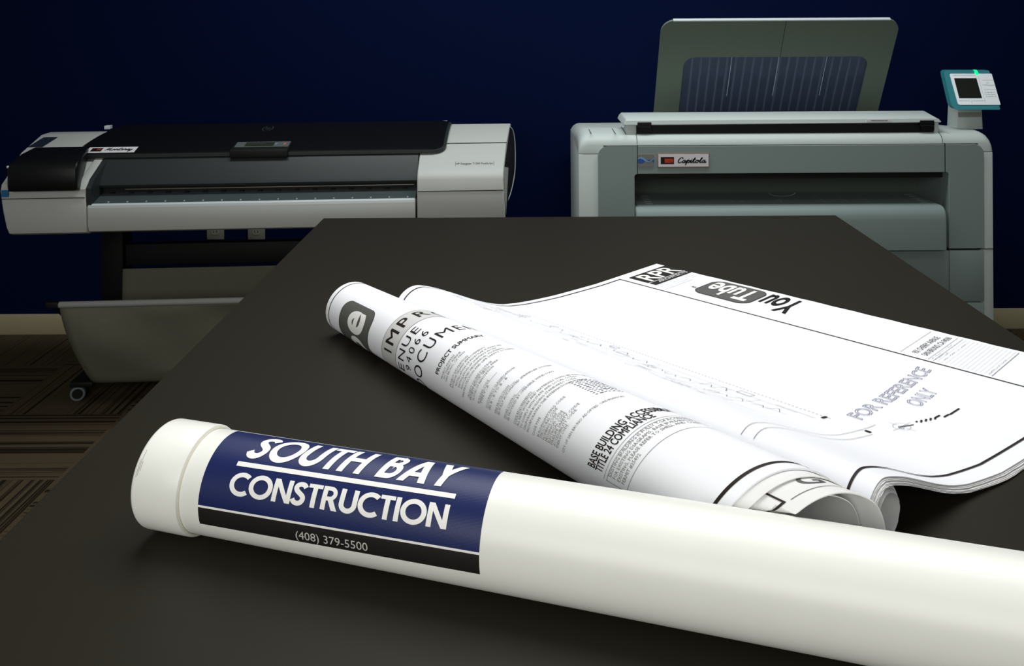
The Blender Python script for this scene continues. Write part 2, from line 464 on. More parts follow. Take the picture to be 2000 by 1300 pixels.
artwork('black_label_strip', tl_map(rect(x0, x1, A(-109.5), A(-88.4))), T_surf(.0002), M_lblack, tube, .004, 'black strip with the phone number')
artwork('label_border', tl_map(rect(x0, x1, A(-88.4), A(-86))), T_surf(.00022), M_lwhite, tube, .004)
g = geo_text('SOUTH BAY', .04); g = fit(g, 0.0445, 0.2515, A(-29.5), A(7.5), shear=.28)
artwork('lettering', tl_map(g), None, M_lwhite, tl, .004, 'white slanted letters SOUTH BAY', lambda n: T_surf(.0005+n*4e-7))
artwork('underline', tl_map(rect(0.0415, 0.2515, A(-40.2), A(-35))), T_surf(.0005), M_lwhite, tl, .004)
g = geo_text('CONSTRUCTION', .045); g = fit(g, 0.0415, 0.2495, A(-69.8), A(-47))
artwork('lettering', tl_map(g), None, M_lwhite, tl, .004, 'white letters CONSTRUCTION', lambda n: T_surf(.0005+n*4e-7))
g = fit(font_tris('(408) 379-5500', -0.004, 4), 0.1115, 0.1800, A(-105.2), A(-96.0))
artwork('phone_number', tl_map(g), T_surf(.0005), mat('phone_grey', (200, 200, 195), .5, .3), tube, .003, 'phone number in thin white digits')
mk = []
for a0, a1, xx in ((-66, -40, -0.0535), (-62, -52, -0.0520), (-68, -50, -0.0548)):
    mk += [tuple((p[0], p[1]) for p in t) for t in rect(xx, xx+.00045, A(a0), A(a1))]
def CS(x, ap): a = ap/r; return (x, math.sin(a)*.0478, TC+math.cos(a)*.0478)
artwork('scuff_marks', mk, CS, mat('scuff_grey', (165, 165, 158), .6, .3), tube, .004)

# ---------------------------------------------------------------- rolled drawing set (front roll)
AX, AY, ATH, AL, AR1, AR2 = -0.28019786, 1.37450028, -0.90563872, 0.82056812, 0.03869406, 0.05409162
roll = thing('rolled_drawing_set', 'thick rolled up set of drawings printed IMPROVEMENT DOCUMENTS behind the white tube', 'blueprints', (AX, AY, TZ), ATH)
def kA(u): return np.interp(u, [0, .2, .45, .8], [.14, .33, .36, .42])
def A_pt(u, a, inset=0.0, ez=0.0, ey=0.0, spiral=0.0):
    """u along the axis (measured where a=-60deg), a angle from the top, + to the far side"""
    rr = AR1+(AR2-AR1)*min(max(u, 0), .85)/AL
    s = u + float(kA(u))*rr*max(-1.1, min(1.75, (a+R(60)))) if True else u
    rad = rr - inset - spiral*(R(175)-a)/(2*math.pi)
    return (s, rad*math.sin(a)+ey, rr+rad*math.cos(a)+ez)
def sheet_mesh(name, fpt, us, as_, th, m, parent, rag=0.0, seed=0, label=None):
    """sheet of thickness th swept over (u, a); fpt(u, a, d) gives the point at depth d inside the face"""
    rnd = random.Random(seed); V = []; F = []
    nu, na = len(us), len(as_)
    jit0 = [rnd.uniform(-rag, rag) for _ in range(na)]; jit1 = [rnd.uniform(-rag, rag) for _ in range(na)]
    for side in (0, 1):
        for i, u in enumerate(us):
            for j, a in enumerate(as_):
                uu = u + (jit0[j] if i == 0 else 0) + (jit1[j] if i == nu-1 else 0)
                V.append(fpt(uu, a, th*side))
    def I(s, i, j): return s*nu*na+i*na+j
    for i in range(nu-1):
        for j in range(na-1):
            F.append((I(0, i, j), I(0, i+1, j), I(0, i+1, j+1), I(0, i, j+1)))
            F.append((I(1, i, j), I(1, i, j+1), I(1, i+1, j+1), I(1, i+1, j)))
    for i in (0, nu-1):
        for j in range(na-1): F.append((I(0, i, j), I(0, i, j+1), I(1, i, j+1), I(1, i, j)))
    for j in (0, na-1):
        for i in range(nu-1): F.append((I(0, i, j), I(0, i+1, j), I(1, i+1, j), I(1, i, j)))
    return raw(name, V, F, m, parent, True, label)
def press(p, k=0):
    """paper that would run into the white tube is pressed flat against it; nothing dips below the table"""
    ca, sa = math.cos(ATH), math.sin(ATH); x = AX+p[0]*ca-p[1]*sa; y = AY+p[0]*sa+p[1]*ca; z = max(p[2], .0004+.0004*k)
    dx, dy = x-TU['x'], y-TU['y']; ct, st = math.cos(TU['th']), math.sin(TU['th'])
    al, pe = dx*ct+dy*st, -dx*st+dy*ct; Rr = TU['r']+.0006+.0002*k
    if abs(z-TC) < Rr:
        lim = math.sqrt(Rr*Rr-(z-TC)**2)
        if pe < lim: pe = lim
    if z < TC and pe < TU['r']+.0006+.0002*k: pe = TU['r']+.0006+.0002*k
    X = TU['x']+al*ct-pe*st; Y = TU['y']+al*st+pe*ct; dx, dy = X-AX, Y-AY
    return (dx*ca+dy*sa, -dx*sa+dy*ca, z)
us = np.linspace(0.0, .774, 50); an = [R(x) for x in np.linspace(-184, 172, 110)]
outer = sheet_mesh('outer_sheets', lambda u, a, d: press(A_pt(u, a, d), 1+d/.0016), us, an, .0016, M_paper, roll)
us2 = np.linspace(0.004, .787, 40)
sheet_mesh('middle_sheets', lambda u, a, d: press(A_pt(u, a, .0022+d, ez=.0002), 3+d/.0008), us2, [R(x) for x in np.linspace(-180, 168, 90)], .0008, M_paper2, roll)
RIN = .0044
def A_in(u, a, d=0.0):
    # loose inner roll: spiral, a runs past a full turn
    turn = max(0.0, (-a-R(150))/(2*math.pi))
    return A_pt(u, a, RIN+d+turn*.0055, ez=.0, ey=.001)
def A_inw(u, a, d=0.0):
    rr = AR1+(AR2-AR1)*min(max(u, 0), .85)/AL
    aw = ((a+R(180)) % (2*math.pi))-R(180) if a < -R(180) else a
    s = u + float(kA(u))*rr*max(-1.1, min(1.75, (aw+R(60))))*0.9
    turn = max(0.0, (-a-R(100))/(2*math.pi)); rad = rr-RIN-d-turn*.006
    return press((s, rad*math.sin(a)+.001, rr+rad*math.cos(a)*1.0+.0004), 5+max(0, d)/.0009)
inner = sheet_mesh('inner_roll', A_inw, np.linspace(0.006, .820, 44), [R(x) for x in np.linspace(-175, 165, 130)], .0009, M_paper2, roll, .0, 3)
def A_fl(u, a, d=0.0):
    rr = AR1+(AR2-AR1)*min(max(u, 0), .85)/AL
    s = u + float(kA(u))*rr*max(-1.1, min(1.75, (a+R(60))))*.7
    rad = rr-RIN-.0025-d-(R(165)-a)*.0022
    return press((s, rad*math.sin(a)+.001, rr+rad*math.cos(a)), 8)
sheet_mesh('inner_flap', A_fl, np.linspace(0.01, .808, 40), [R(x) for x in np.linspace(-60, 165, 70)], .0006, M_paper2, roll, .0, 5)

LIFT = .0003
def A_map(w, u):            # page coordinates: w arc length from the top (reading direction), -u is "up" the page
    rr = AR1+(AR2-AR1)*u/AL
    return A_pt(u, w, -LIFT)
def page(tris, ml=.006):    # (x = w in radians, y = -u)
    return tris
def A_art(name, tris, m, parent=None, ml=.06, label=None, lift=LIFT):
    # tris given as (angle deg, u)
    t = [tuple((R(p[0])*1.0, p[1]) for p in q) for q in tris]
    idx = {}; V = []; F = []
    # split in metric space: angle*0.045
    t = [tuple((p[0]*.045, p[1]) for p in q) for q in t]
    if m is M_lwhite:
        return artwork(name, t, None, m, parent or roll, .0045, label, lambda n: (lambda x, y: press(A_pt(y, x/.045, -lift-n*2e-7), .4)))
    for q in split(t, .0045):
        f = []
        for p in q:
            k = (round(p[0], 6), round(p[1], 6))
            if k not in idx: idx[k] = len(V); V.append(press(A_pt(p[1], p[0]/.045, -lift), .4))
            f.append(idx[k])
        if len(set(f)) == 3: F.append(f)
    return raw(name, V, F, m, parent or roll, False, label)
def atext(s, a0, a1, ub, ut, bold=0.0, res=3, spacing=1.0):
    """text from angle a0 to a1, baseline at ub, cap line at ut"""
    return fit(font_tris(s, bold, res, 0, spacing), a0, a1, ub, ut)
# border lines
A_art('border_line', rect(-180, 90, .0100, .0120), M_ink, outer)
A_art('border_line', rect(-180, 40, .7585, .7622), M_ink, outer)
# logo block with the letters "be" in view
def rr_t(a0, a1, u0, u1, rad_a, rad_u, n=8):
    pts = []
    for cx, cy, b0, sx, sy in ((a1, u1, 0, -1, -1), (a0, u1, 90, 1, -1), (a0, u0, 180, 1, 1), (a1, u0, 270, -1, 1)):
        for i in range(n+1):
            b = R(b0+90*i/n); pts.append((cx+sx*rad_a+rad_a*math.cos(b), cy+sy*rad_u+rad_u*math.sin(b)))
    return pts
logoA = A_art('logo_block', fan(rr_t(-230, -43, .048, .142, 26, .018)), M_logo, outer)
A_art('logo_rim', ribbon(rr_t(-230, -43, .048, .142, 26, .018), .0011, True), M_ink, outer, lift=.0004)
g = atext('e', -103, -56, .121, .058, .032, 8)
A_art('logo_lettering', g, M_lwhite, outer, lift=.0006, label='white letters of the logo on the roll')
g2 = atext('b', -152, -108, .121, .066, .035, 8); A_art('logo_lettering', g2, M_lwhite, outer, lift=.0006)
A_art('title_band', rect(-150, 30, .1855, .225), M_band, outer, lift=.0002)
A_art('title_rule', rect(-150, 30, .1850, .1858), M_inkg, outer)
A_art('title_rule', rect(-150, 30, .2245, .2253), M_inkg, outer)
t = []
for ch, c0, c1 in (('I', -97.5, -93.5), ('M', -83, -56), ('P', -47, -28), ('R', -16, 6), ('O', 14, 38)):
    t += atext(ch, c0, c1, .2135, .193, .012, 4)
for ch, c0, c1 in (('E', -122, -106), ('N', -99, -79), ('U', -73, -55), ('E', -48, -35)):
    t += atext(ch, c0, c1, .2465, .2315, 0.0, 4)
for k, ch in enumerate('94066'):
    c = -112+k*16.8; t += atext(ch, c, c+10.5, .2655, .2525, 0.0, 4)
for ch, c0, c1 in (('D', -135, -118), ('O', -113, -90), ('C', -84, -64), ('U', -58, -41), ('M', -34, -12), ('E', -5, 6), ('N', 12, 26), ('T', 32, 46)):
    t += atext(ch, c0, c1, .2945, .2750, 0.0, 4)
A_art('title_lettering', t, M_ink, outer, label='large dark title letters on the roll')
A_art('heading_lettering', atext('PROJECT SUMMARY', -87, 9, .3315, .3245, .02), M_ink, outer, label='bold black heading PROJECT SUMMARY')
t = atext('BASE BUILDING ACCESSIBILITY', -91, 30, .6235, .6135, .02) + atext('TITLE 24 COMPLIANCE', -91.5, -7, .6345, .6250, .02)
A_art('heading_lettering', t, M_ink, outer, label='bold black heading BASE BUILDING ACCESSIBILITY')
# small notes
def note(s, a0, u, hgt=.0034, cw=3.4):
    return atext(s, a0, a0+cw*len(s), u, u-hgt, 0.004, 1)
t = []
for s, a0, u in (('PROJECT ADDRESS', -90, .342), ('901 CHERRY AVENUE', -88, .347), ('SAN BRUNO, CA 94066', -90, .352),
                 ('PROJECT DESCRIPTION', -94, .363), ('INTERIOR TENANT IMPROVEMENTS', -94, .368), ('INSTALLATION OF MODULAR FURNITURE', -88, .374),
                 ('INSTALLATION OF LIGHTING WORK', -88, .380), ('ASSOCIATED MECHANICAL, PLUMBING', -88, .386), ('FIRE PROTECTION AND LIFE SAFETY SYSTEMS', -99, .392),
                 ('PROJECT SQUARE FOOTAGE', -94, .403), ('PROJECT FLOOR: GROSS AREA', -96, .408), ('FLOORS OF RENOVATION', -94, .413),
                 ('BUILDING CODE', -94, .424), ('TYPE V - A', -92, .429), ('OCCUPANCY CLASSIFICATION', -94, .440), ('(E) B - B TO B - B', -94, .446),
                 ('FIRE PROTECTION', -94, .458), ('(E) FULLY AUTOMATED SPRINKLER SYSTEM', -94, .464), ('SMOKE CONTROL', -94, .476),
                 ('(E) PROVIDED BY OPERABLE WINDOWS', -94, .482), ('CODE REQUIREMENTS', -94, .494), ('ALL NEW WORK AND MATERIALS SHALL BE PERFORMED', -94, .500),
                 ('TO COMPLY WITH STATE AND LOCAL CODES', -94, .506), ('CALIFORNIA BUILDING STANDARDS CODE', -94, .512), ('INCORPORATING THE INTERNATIONAL CODES', -94, .518),
                 ('CODE TYPE', -94, .528), ('BUILDING/MITTING CODE', -92, .536), ('STRUCTURAL CODE', -92, .5405), ('PLUMBING CODE', -92, .545), ('MECHANICAL CODE', -92, .5495),
                 ('ELECTRICAL CODE', -92, .554), ('FIRE/LIFE SAFETY CODE', -92, .5585), ('ACCESSIBILITY CODE', -92, .563), ('ENERGY CODE', -92, .5675), ('CITY OF SAN BRUNO ADOPTED ORDINANCES', -94, .578)):
    t += note(s, a0, u, cw=2.75)
for s, u in (('EXISTING BUILDING IS FULLY T-24 ACCESSIBLE AND', .6475), ('FOR EXISTING DIAGRAMS, BASE BUILDING ACCESSIBILITY', .6535), ('EXISTING, PLEASE REFER TO SHELL AND CORE', .6595), ('PERMIT #25492', .6655)):
    t += note(s, -90, u, .0040, 2.75)
A_art('note_lettering', t, mat('note_ink', (128, 126, 120), .6, .2), outer, label='small grey paragraphs of notes')
for u in (.402, .423, .439, .457, .475, .493): A_art('underline', rect(-94, -94+2.75*18, u+.0018, u+.0022), M_inkf, outer)
A_art('rule', rect(-96, 40, .6385, .6390), M_inkf, outer)
A_art('note_frame', rect(-96, 40, .6425, .6430)+rect(-96, 40, .6705, .6710)+rect(-96.5, -96, .6425, .6710), M_inkg, outer)
# ink table of codes (hatched block)
t = []
for k in range(11):
    u = .515+.0042*k
    for j in range(7): t += rect(-14+j*5.2, -14+j*5.2+random.uniform(2.4, 4.6), u, u+random.uniform(.0010, .0018))
A_art('code_table', t, M_inkf, outer)
# print on the inner roll
def AI_art(name, tris, m, label=None):
    idx = {}; V = []; F = []
    t = [tuple((R(p[0])*.045, p[1]) for p in q) for q in tris]
    for q in split(t, .004):
        f = []
        for p in q:
            k = (round(p[0], 6), round(p[1], 6))
            if k not in idx: idx[k] = len(V); V.append(A_inw(p[1], p[0]/.045, -.0004))
            f.append(idx[k])
        if len(set(f)) == 3: F.append(f)
    return raw(name, V, F, m, inner, False, label)
AI_art('border_line', rect(-36, -34, .770, .806)+rect(-70, -34, .8035, .806), M_ink)
AI_art('border_rule', rect(-30, 40, .8065, .8072), M_inkg)
AI_art('letter', atext('G', -8, 14, .8000, .7860, .01, 5), M_logo)

# ---------------------------------------------------------------- unrolled drawing set (wave and flat part)
sheets = thing('unrolled_drawing_set', 'open set of large white drawings lying flat on table with left end curled under', 'blueprints', (0, 0, TZ), R(-45))
# local x runs along the roll axis (s), local y across it (t)
U0, U1 = -1.042, -0.292
SK_T = [.70, .80, .85, .93, 1.0, 1.1, 1.2]; SK = [-.064, -.060, -.055, -.040, -.022, -.008, 0]
def skew(t): return float(np.interp(t, SK_T, SK))
T_END = 1.377
def prof_B(v, th=0.0, curl=True):
    """open path (t, z, nt, nz) from the inner end of the curl over the hump to the flat edge, offset inwards by th"""
    v = min(max(v, 0), 1)
    tc = .842-.042*v; r0 = .0355-.0042*v
    P = []
    if curl:
        for i in range(81):
            a = -R(540) + (R(540)+R(14))*i/80         # angle from the top, growing towards +t
            turn = max(0, -a-R(90))/(2*math.pi)
            rad = r0-.0085*turn
            P.append((tc+rad*math.sin(a), r0+rad*math.cos(a)))
    a = R(14); p0 = (tc+r0*math.sin(a), r0+r0*math.cos(a))
    p1 = (1.005-.055*v, .0125-.001*v); m0 = (math.cos(a), -math.sin(a)); m1 = (1, -.10)
    D = p1[0]-p0[0]
    for i in range(1, 21):
        q = i/20; h00 = 2*q**3-3*q*q+1; h10 = q**3-2*q*q+q; h01 = -2*q**3+3*q*q; h11 = q**3-q*q
        P.append(tuple(h00*p0[c]+h10*D*m0[c]+h01*p1[c]+h11*D*m1[c] for c in (0, 1)))
    for i in range(1, 26):
        q = i/25; t = p1[0]+(T_END-p1[0])*q
        P.append((t, .0068+(p1[1]-.0068)*math.exp(-q*9)))
    out = []
    for i, p in enumerate(P):
        a = P[max(0, i-1)]; b = P[min(len(P)-1, i+1)]; dx, dz = b[0]-a[0], b[1]-a[1]; l = math.hypot(dx, dz)
        out.append((p[0]+dz/l*th, p[1]-dx/l*th))
    return out
NV = 40
def B_sheet(name, th0, th, m, du0=0, du1=0, dt=0, rag=0, seed=0, label=None):
    rnd = random.Random(seed); V = []; F = []
    jw = [rnd.uniform(-1, 1) for _ in range(200)]
    nP = len(prof_B(0))
    for side in (0, 1):
        for i in range(NV+1):
            v = i/NV; P = prof_B(v, th0+th*side)
            for j, (t, z) in enumerate(P):
                u = U0+(U1-U0)*v
                if i == 0: u += du0+rag*jw[j]
                if i == NV: u += du1+rag*jw[j+60]
                tt = t
                if j >= nP-2: tt += dt + .0012*math.sin(i*1.9+seed)*.6+rag*.5*jw[i]
                V.append((u+skew(t), tt, z))
    def I(s, i, j): return (s*(NV+1)+i)*nP+j
    for i in range(NV):
        for j in range(nP-1):
            F.append((I(0, i, j), I(0, i+1, j), I(0, i+1, j+1), I(0, i, j+1))); F.append((I(1, i, j), I(1, i, j+1), I(1, i+1, j+1), I(1, i+1, j)))
    for i in (0, NV):
        for j in range(nP-1): F.append((I(0, i, j), I(0, i, j+1), I(1, i, j+1), I(1, i, j)))
    for j in (0, nP-1):
        for i in range(NV): F.append((I(0, i, j), I(0, i+1, j), I(1, i+1, j), I(1, i, j)))
    return raw(name, V, F, m, sheets, True, label)
top = B_sheet('top_sheet', 0, .0005, M_paper, label='printed top sheet')
for k in range(7):
    B_sheet('lower_sheet', .00085*(k+1), .0005, M_paper2, du0=random.uniform(-.001, .002), du1=.0006*k+random.uniform(-.0015, .002), dt=random.uniform(-.003, .002), rag=.0004, seed=11+k)

_pc = {}
def B_z(v, t):
    k = round(min(max(v, 0), 1)*40)
    def tab(k):
        if k not in _pc:
            P = prof_B(k/40, 0, True)[66:]; P = P[:]
            # right-hand part of the path only (t increasing)
            s = [p for i, p in enumerate(P) if i == 0 or p[0] > max(q[0] for q in P[:i])]
            _pc[k] = (np.array([p[0] for p in s]), np.array([p[1] for p in s]))
        return _pc[k]
    f = min(max(v, 0), 1)*40; k0 = int(min(39, math.floor(f))); q = f-k0
    a = tab(k0); b = tab(k0+1)
    return float(np.interp(t, a[0], a[1]))*(1-q)+float(np.interp(t, b[0], b[1]))*q
def B_surf(lift=.0003):
    def f(x, y):            # x = t (reading direction across), y = -u
        u = -y; v = (u-U0)/(U1-U0); vc = min(max(v, 0), 1)
        x = max(x, (.842-.042*vc)-(.0355-.0042*vc)*.93)
        return (u+skew(x), x, B_z(v, x)+lift)
    return f
def B_art(name, tris, m, parent=None, label=None, lift=.0008, ml=.005):
    return artwork(name, tris, None, m, parent or top, ml, label, lambda n: B_surf(lift+n*2e-7)) if m is M_lwhite else artwork(name, tris, B_surf(lift), m, parent or top, ml, label)
def btext(s, t0, t1, ub, ut, bold=0.0, res=3, outline=0, rot=0.0):
    tr = fit(font_tris(s, bold, res, outline), t0, t1, -ub, -ut)
    if rot:
        return [tuple((p[0], p[1]+(p[0]-t0)*rot) for p in q) for q in tr]
    return tr
def rot180(tr, cx, cy): return [tuple((2*cx-p[0], 2*cy-p[1]) for p in q) for q in tr]
def dr(x0, x1, u0, u1): return rect(x0, x1, -u1, -u0)
tl_ = .0022
for t in (dr(.80, 1.25, -1.029, -1.029+tl_), dr(1.249, 1.2512, -1.029, -.3118), dr(.76, 1.25, -.3145, -.3118), dr(1.249, 1.36, -.3145, -.3125)):
    B_art('border_line', t, M_ink)
t = []
seg = -1.02
while seg < -.47:
    t += dr(.988, .9887, seg, seg+.0032); seg += .0052
B_art('dotted_line', t, M_inkg)
B_art('rule', dr(.79, .985, -.4185, -.4179), M_inkf)
B_art('rule', dr(.79, 1.012, -.4330, -.4324), M_inkf)
t = dr(1.257, 1.368, -.5265, -.5260)+dr(1.257, 1.368, -.4880, -.4875)+dr(1.257, 1.368, -.4810, -.4805)+dr(1.257, 1.368, -.4060, -.4053)+[]
B_art('rule', dr(1.257, 1.34, -.934, -.9334), M_inkf)
for k in range(13): t += dr(1.258, 1.368, -.476+.0055*k, -.4758+.0055*k)
B_art('address_table', t, M_inkf)
# architect's logo
lg = B_art('logo_block', dr(1.268, 1.376, -1.022, -.978)+dr(1.268, 1.376, -.975, -.961), M_lblack)
t = btext('RPR', 1.278, 1.372, -.979, -1.015, .018, 6)
t2 = btext('ARCHITECTS', 1.285, 1.370, -.9645, -.9715, .01, 2)
B_art('logo_lettering', t+t2, M_lwhite, lg, lift=.0012, label='white letters RPR ARCHITECTS')
def squiggle(t0, t1, u, h, wd=.0005, dens=.0022):
    """illegible small print: a broken run of little strokes"""
    out = []; x = t0
    while x < t1:
        l = random.uniform(.5, 1.0)*dens
        out += line((x, -u+random.uniform(0, h)), (x+l*.6, -u+random.uniform(0, h)), wd); x += l+(dens*1.5 if random.random() < .12 else 0)
    return out
t = []
for k in range(3): t += squiggle(1.265, 1.365, -.952+.0078*k-.003, .0030)
t += squiggle(1.262, 1.335, -.4835, .002)+squiggle(1.29, 1.30, -.476, .002)+squiggle(1.262, 1.30, -.4785, .002)+squiggle(1.27, 1.35, -.470, .002, dens=.006)
t += squiggle(1.262, 1.33, -.4095, .0025)
B_art('small_print', t, M_inkg)
# video logo, upside down on the title strip: reads towards the far corner
def up(tris):   # layout in (x along -u... ) local logo frame -> page frame ; x: reading distance from u=-.722 toward far, y: up towards smaller t
    return [tuple((1.361-p[1], -(-.722-p[0])) for p in q) for q in tris]
t = fit(font_tris('You', .02, 6), 0, .064, 0, .070)
B_art('logo_word', up(t), M_ink, label='dark upside down word You')
blk = rrect(.070, .176, -.004, .078, .020, 8)
lb = B_art('logo_block', up(fan(blk)), M_logo, label='rounded grey block with the word Tube')
B_art('logo_rim', up(ribbon(blk, .0012, True)), M_ink, lift=.0011)
t = fit(font_tris('Tube', .026, 6), .080, .167, .007, .064)
B_art('logo_word', up(t), M_lwhite, lb, lift=.0013, label='white upside down word Tube')
B_art('logo_mark', up(fit(font_tris('TM', .02, 2), .179, .188, .052, .059)), M_ink)
t = btext('901 CHERRY AVENUE', 1.268, 1.352, -.5065, -.5150, .006, 2) + btext('SAN BRUNO, CA 94066', 1.268, 1.362, -.4935, -.5020, .006, 2)
B_art('address', t, M_inkg, label='grey address lettering')
t = btext('FOR REFERENCE', 1.013, 1.222, -.450, -.468, 0, 3, .016, rot=.095) + btext('ONLY', 1.098, 1.158, -.428, -.446, 0, 3, .016, rot=.095)
B_art('stamp_lettering', t, mat('stamp_ink', (158, 158, 184), .7, .2), label='hollow letters FOR REFERENCE ONLY')
# scale bar, north point, sheet number
t = []
def sb(a, b, o): return [tuple((p[0], p[1]) for p in q) for q in dr(1.054+a*.073, 1.054+b*.073, -.410+.29*(a)*.073+o, -.410+.29*(a)*.073+o+.0022)]
x = 0
for k in range(8):
    dx = .045; t += sb(x, x+dx, .0024*(k % 2)); x += dx
t += sb(.36, .52, .0)+sb(.50, .66, .0024)+sb(.66, 1.0, .0)
B_art('scale_bar', t, M_ink)
t = ribbon(arc(1.030, .412, .010, .009, 0, 354, 30), .0004, True)+line((1.012, .412), (1.048, .412), .0004)+line((1.030, .396), (1.030, .428), .0004)
B_art('north_point', t, M_inkf)
B_art('north_arrow', line((1.028, .413), (1.045, .4065), .0016)+ribbon(arc(1.028, .411, .003, .003, 90, 270, 8), .001), M_ink)
B_art('sheet_number', btext('1', .986, .990, -.4225, -.4290, .02, 2), M_ink)
B_art('section_mark', dr(.982, .990, -.479, -.475), M_ink)
# faint plan drawing on the wave
t = []
rnd = random.Random(5)
def rot_rect(x, y, a, b): return ribbon([(x, y), (x+a, y), (x+a, y+b), (x, y+b)], .0007, True)
for k in range(70):
    x = rnd.uniform(.86, .978); y = rnd.uniform(.52, 1.01); kx = rnd.random()
    if kx < .45: t += rot_rect(x, y, rnd.uniform(.004, .012), rnd.uniform(.004, .02))
    elif kx < .7: t += ribbon(arc(x, y, rnd.uniform(.002, .006), rnd.uniform(.002, .006), 0, rnd.uniform(120, 350), 14), .0005)
    else: t += line((x, y), (x, y-rnd.uniform(.01, .06)), .0005)
for x in (.872, .905, .955, .972): t += line((x, 1.0), (x, .50), .0004)
for y in (.99, .90, .80, .70, .62, .55): t += line((.87, y), (.972, y), .0004)
for k in range(12):
    y = .98-.04*k; a = rnd.uniform(.93, .955)
    t += ribbon(smooth([(a, y), (a+.012, y-.006), (a+.004, y-.014), (a+.02, y-.02), (a+.01, y-.03)], 4), .0006)
for (x, y) in ((.862, .585), (.868, .578), (.862, .571)): pass
for i in range(3):
    for j in range(2): t += ribbon(arc(.868+.012*i, .575+.014*j, .0045, .0045, 0, 330, 12), .0005, True)
t += rot_rect(.872, .578, .020, .010)
for j in range(3): t += ribbon(arc(.872, .985-.009*j, .0035, .0035, 0, 330, 12), .0006, True)
B_art('plan_linework', t, M_inkf, label='faint grey floor plan lines')

# ---------------------------------------------------------------- left plotter
HP = Frame((495-PPX)/FPX*3.12, 3.12, math.atan(.058))
plot = thing('wide_format_plotter', 'low grey and black roll plotter on legs with cloth catch bin, left of table', 'printer', (HP.x, HP.y, 0), HP.psi)
hx = lambda px, py, eta: HP.at(px, py, eta)[0]
hz = lambda px, py, eta: HP.at(px, py, eta)[1]
xl, xlm = hx(1, 400, 0), hx(170, 420, 0)
xrm, xr = hx(814, 400, 0), hx(984, 390, 0)
block = [(.10, .688), (.03, .690), (.008, .700), (0, .722), (-.004, .80), (0, .862), (.010, .880), (.035, .894), (.22, .957), (.46, .990), (.54, .990), (.565, .97), (.565, .73), (.53, .688)]
bm = NB(); prism(bm, block, xrm+.0015, xr, bev=.005, bev_ends_only=True); rb = obj('right_housing', bm, M_hpw, plot)
for v in rb.data.vertices:          # the end cap widens towards the back
    if v.co.x > xr-.02: v.co.x += .085*max(0, v.co.y-.01)*min(1, max(0, (v.co.z-.69)/.18)) + max(0, (.86-v.co.z))*.04
zs = hz(900, 372, 0)
bm = NB(); box(bm, xrm+.004, xr-.001, -.0052, .004, zs-.0009, zs+.0009); obj('seam', bm, M_seam, rb, smooth=False)
zt = .957; bm = NB(); prism(bm, [(.218, .9578), (.222, .9590), (.222, .950), (.218, .950)], xrm+.07, xr+.017); obj('seam', bm, M_seam, rb, smooth=False)
# dark recess on the right end with a pale rim
rp = smooth([(.47, .985), (.515, .965), (.535, .92), (.54, .85), (.53, .78), (.48, .715), (.40, .69)], 5)
rxs = smooth([(x_, 0) for x_ in (xr+.038, xr+.052, xr+.060, xr+.062, xr+.058, xr+.040, xr+.020)], 5)
RV = [(q[0], p[0], p[1]) for p, q in zip(rp, rxs)]
front = [(xr+.0015, .10, .694), (xr+.0085, .006, .72), (xr+.003, .002, .80), (xr, .002, .862), (xr+.001, .035, .893), (xr+.018, .22, .955), (xr+.037, .46, .988)]
raw('side_recess', RV+[front[k] for k in range(7)], [tuple(range(len(RV)+7))], M_hpk, rb, False)
bm = NB()
for p, q in zip(RV, RV[1:]): cyl(bm, p, q, .0028, n=8)
obj('side_rim', bm, M_silver, rb)
# left housing
lblock = [(.10, .688), (.03, .690), (.008, .700), (0, .722), (-.004, .78), (0, .848), (.012, .87), (.05, .885), (.20, .950), (.42, .985), (.50, .985), (.55, .96), (.55, .73), (.52, .688)]
bm = NB(); prism(bm, lblock, xl-.004, xlm-.0015, bev=.006, bev_ends_only=True)
lb_ = obj('left_housing', bm, M_hpw, plot)
for v in lb_.data.vertices:        # the outer end leans in towards the bottom
    if v.co.x < xl+.05: v.co.x += max(0, (.86-v.co.z))*.16 - (.03 if v.co.z > .86 else 0)*0
for v in lb_.data.vertices:        # and flares out towards the back at the top
    if v.co.x < xl+.05 and v.co.z > .86: v.co.x -= min(.065, .15*max(0, v.co.y-.02))
zs = hz(80, 387, 0); bm = NB(); box(bm, xl+.004, xlm-.006, -.0052, .004, zs-.0009, zs+.0009); obj('seam', bm, M_seam, lb_, smooth=False)
a, b_ = hx(70, 276, .32), hx(98, 276, .32)
bm = NB(); prism(bm, [(.26, .9615), (.38, .9805), (.38, .970), (.26, .950)], a, b_); obj('ink_window', bm, mat('ink_window_dark', (40, 48, 62), .3, .5), lb_, smooth=False)
a, b_ = hx(4, 377, 0), hx(18, 377, 0); z0, z1 = hz(8, 384, 0), hz(8, 371, 0)
bm = NB(); box(bm, a, b_, -.0062, -.002, z0, z1); obj('blue_sticker', bm, M_blue, lb_, smooth=False)
# black ink-door box over the left housing
cx0, cx1 = hx(14, 345, -.03), hx(150, 345, -.03)
door = [(-.004, .846), (-.030, .852), (-.034, .868), (-.034, .925), (-.024, .942), (-.005, .950), (.06, .966), (.15, .975), (.19, .955), (.10, .90), (0, .85)]
bm = NB(); prism(bm, door, cx0, cx1, bev=.009, bev_ends_only=True); dk = obj('ink_cover', bm, M_hpb, plot)
for v in dk.data.vertices:
    if v.co.x > cx1-.02 and v.co.y > .0: v.co.x -= .26*v.co.y
bm = NB(); cyl(bm, (cx0-.004, -.022, .934), (cx0+.006, -.022, .934), .0045, n=12); obj('cover_tip', bm, M_silver, dk)
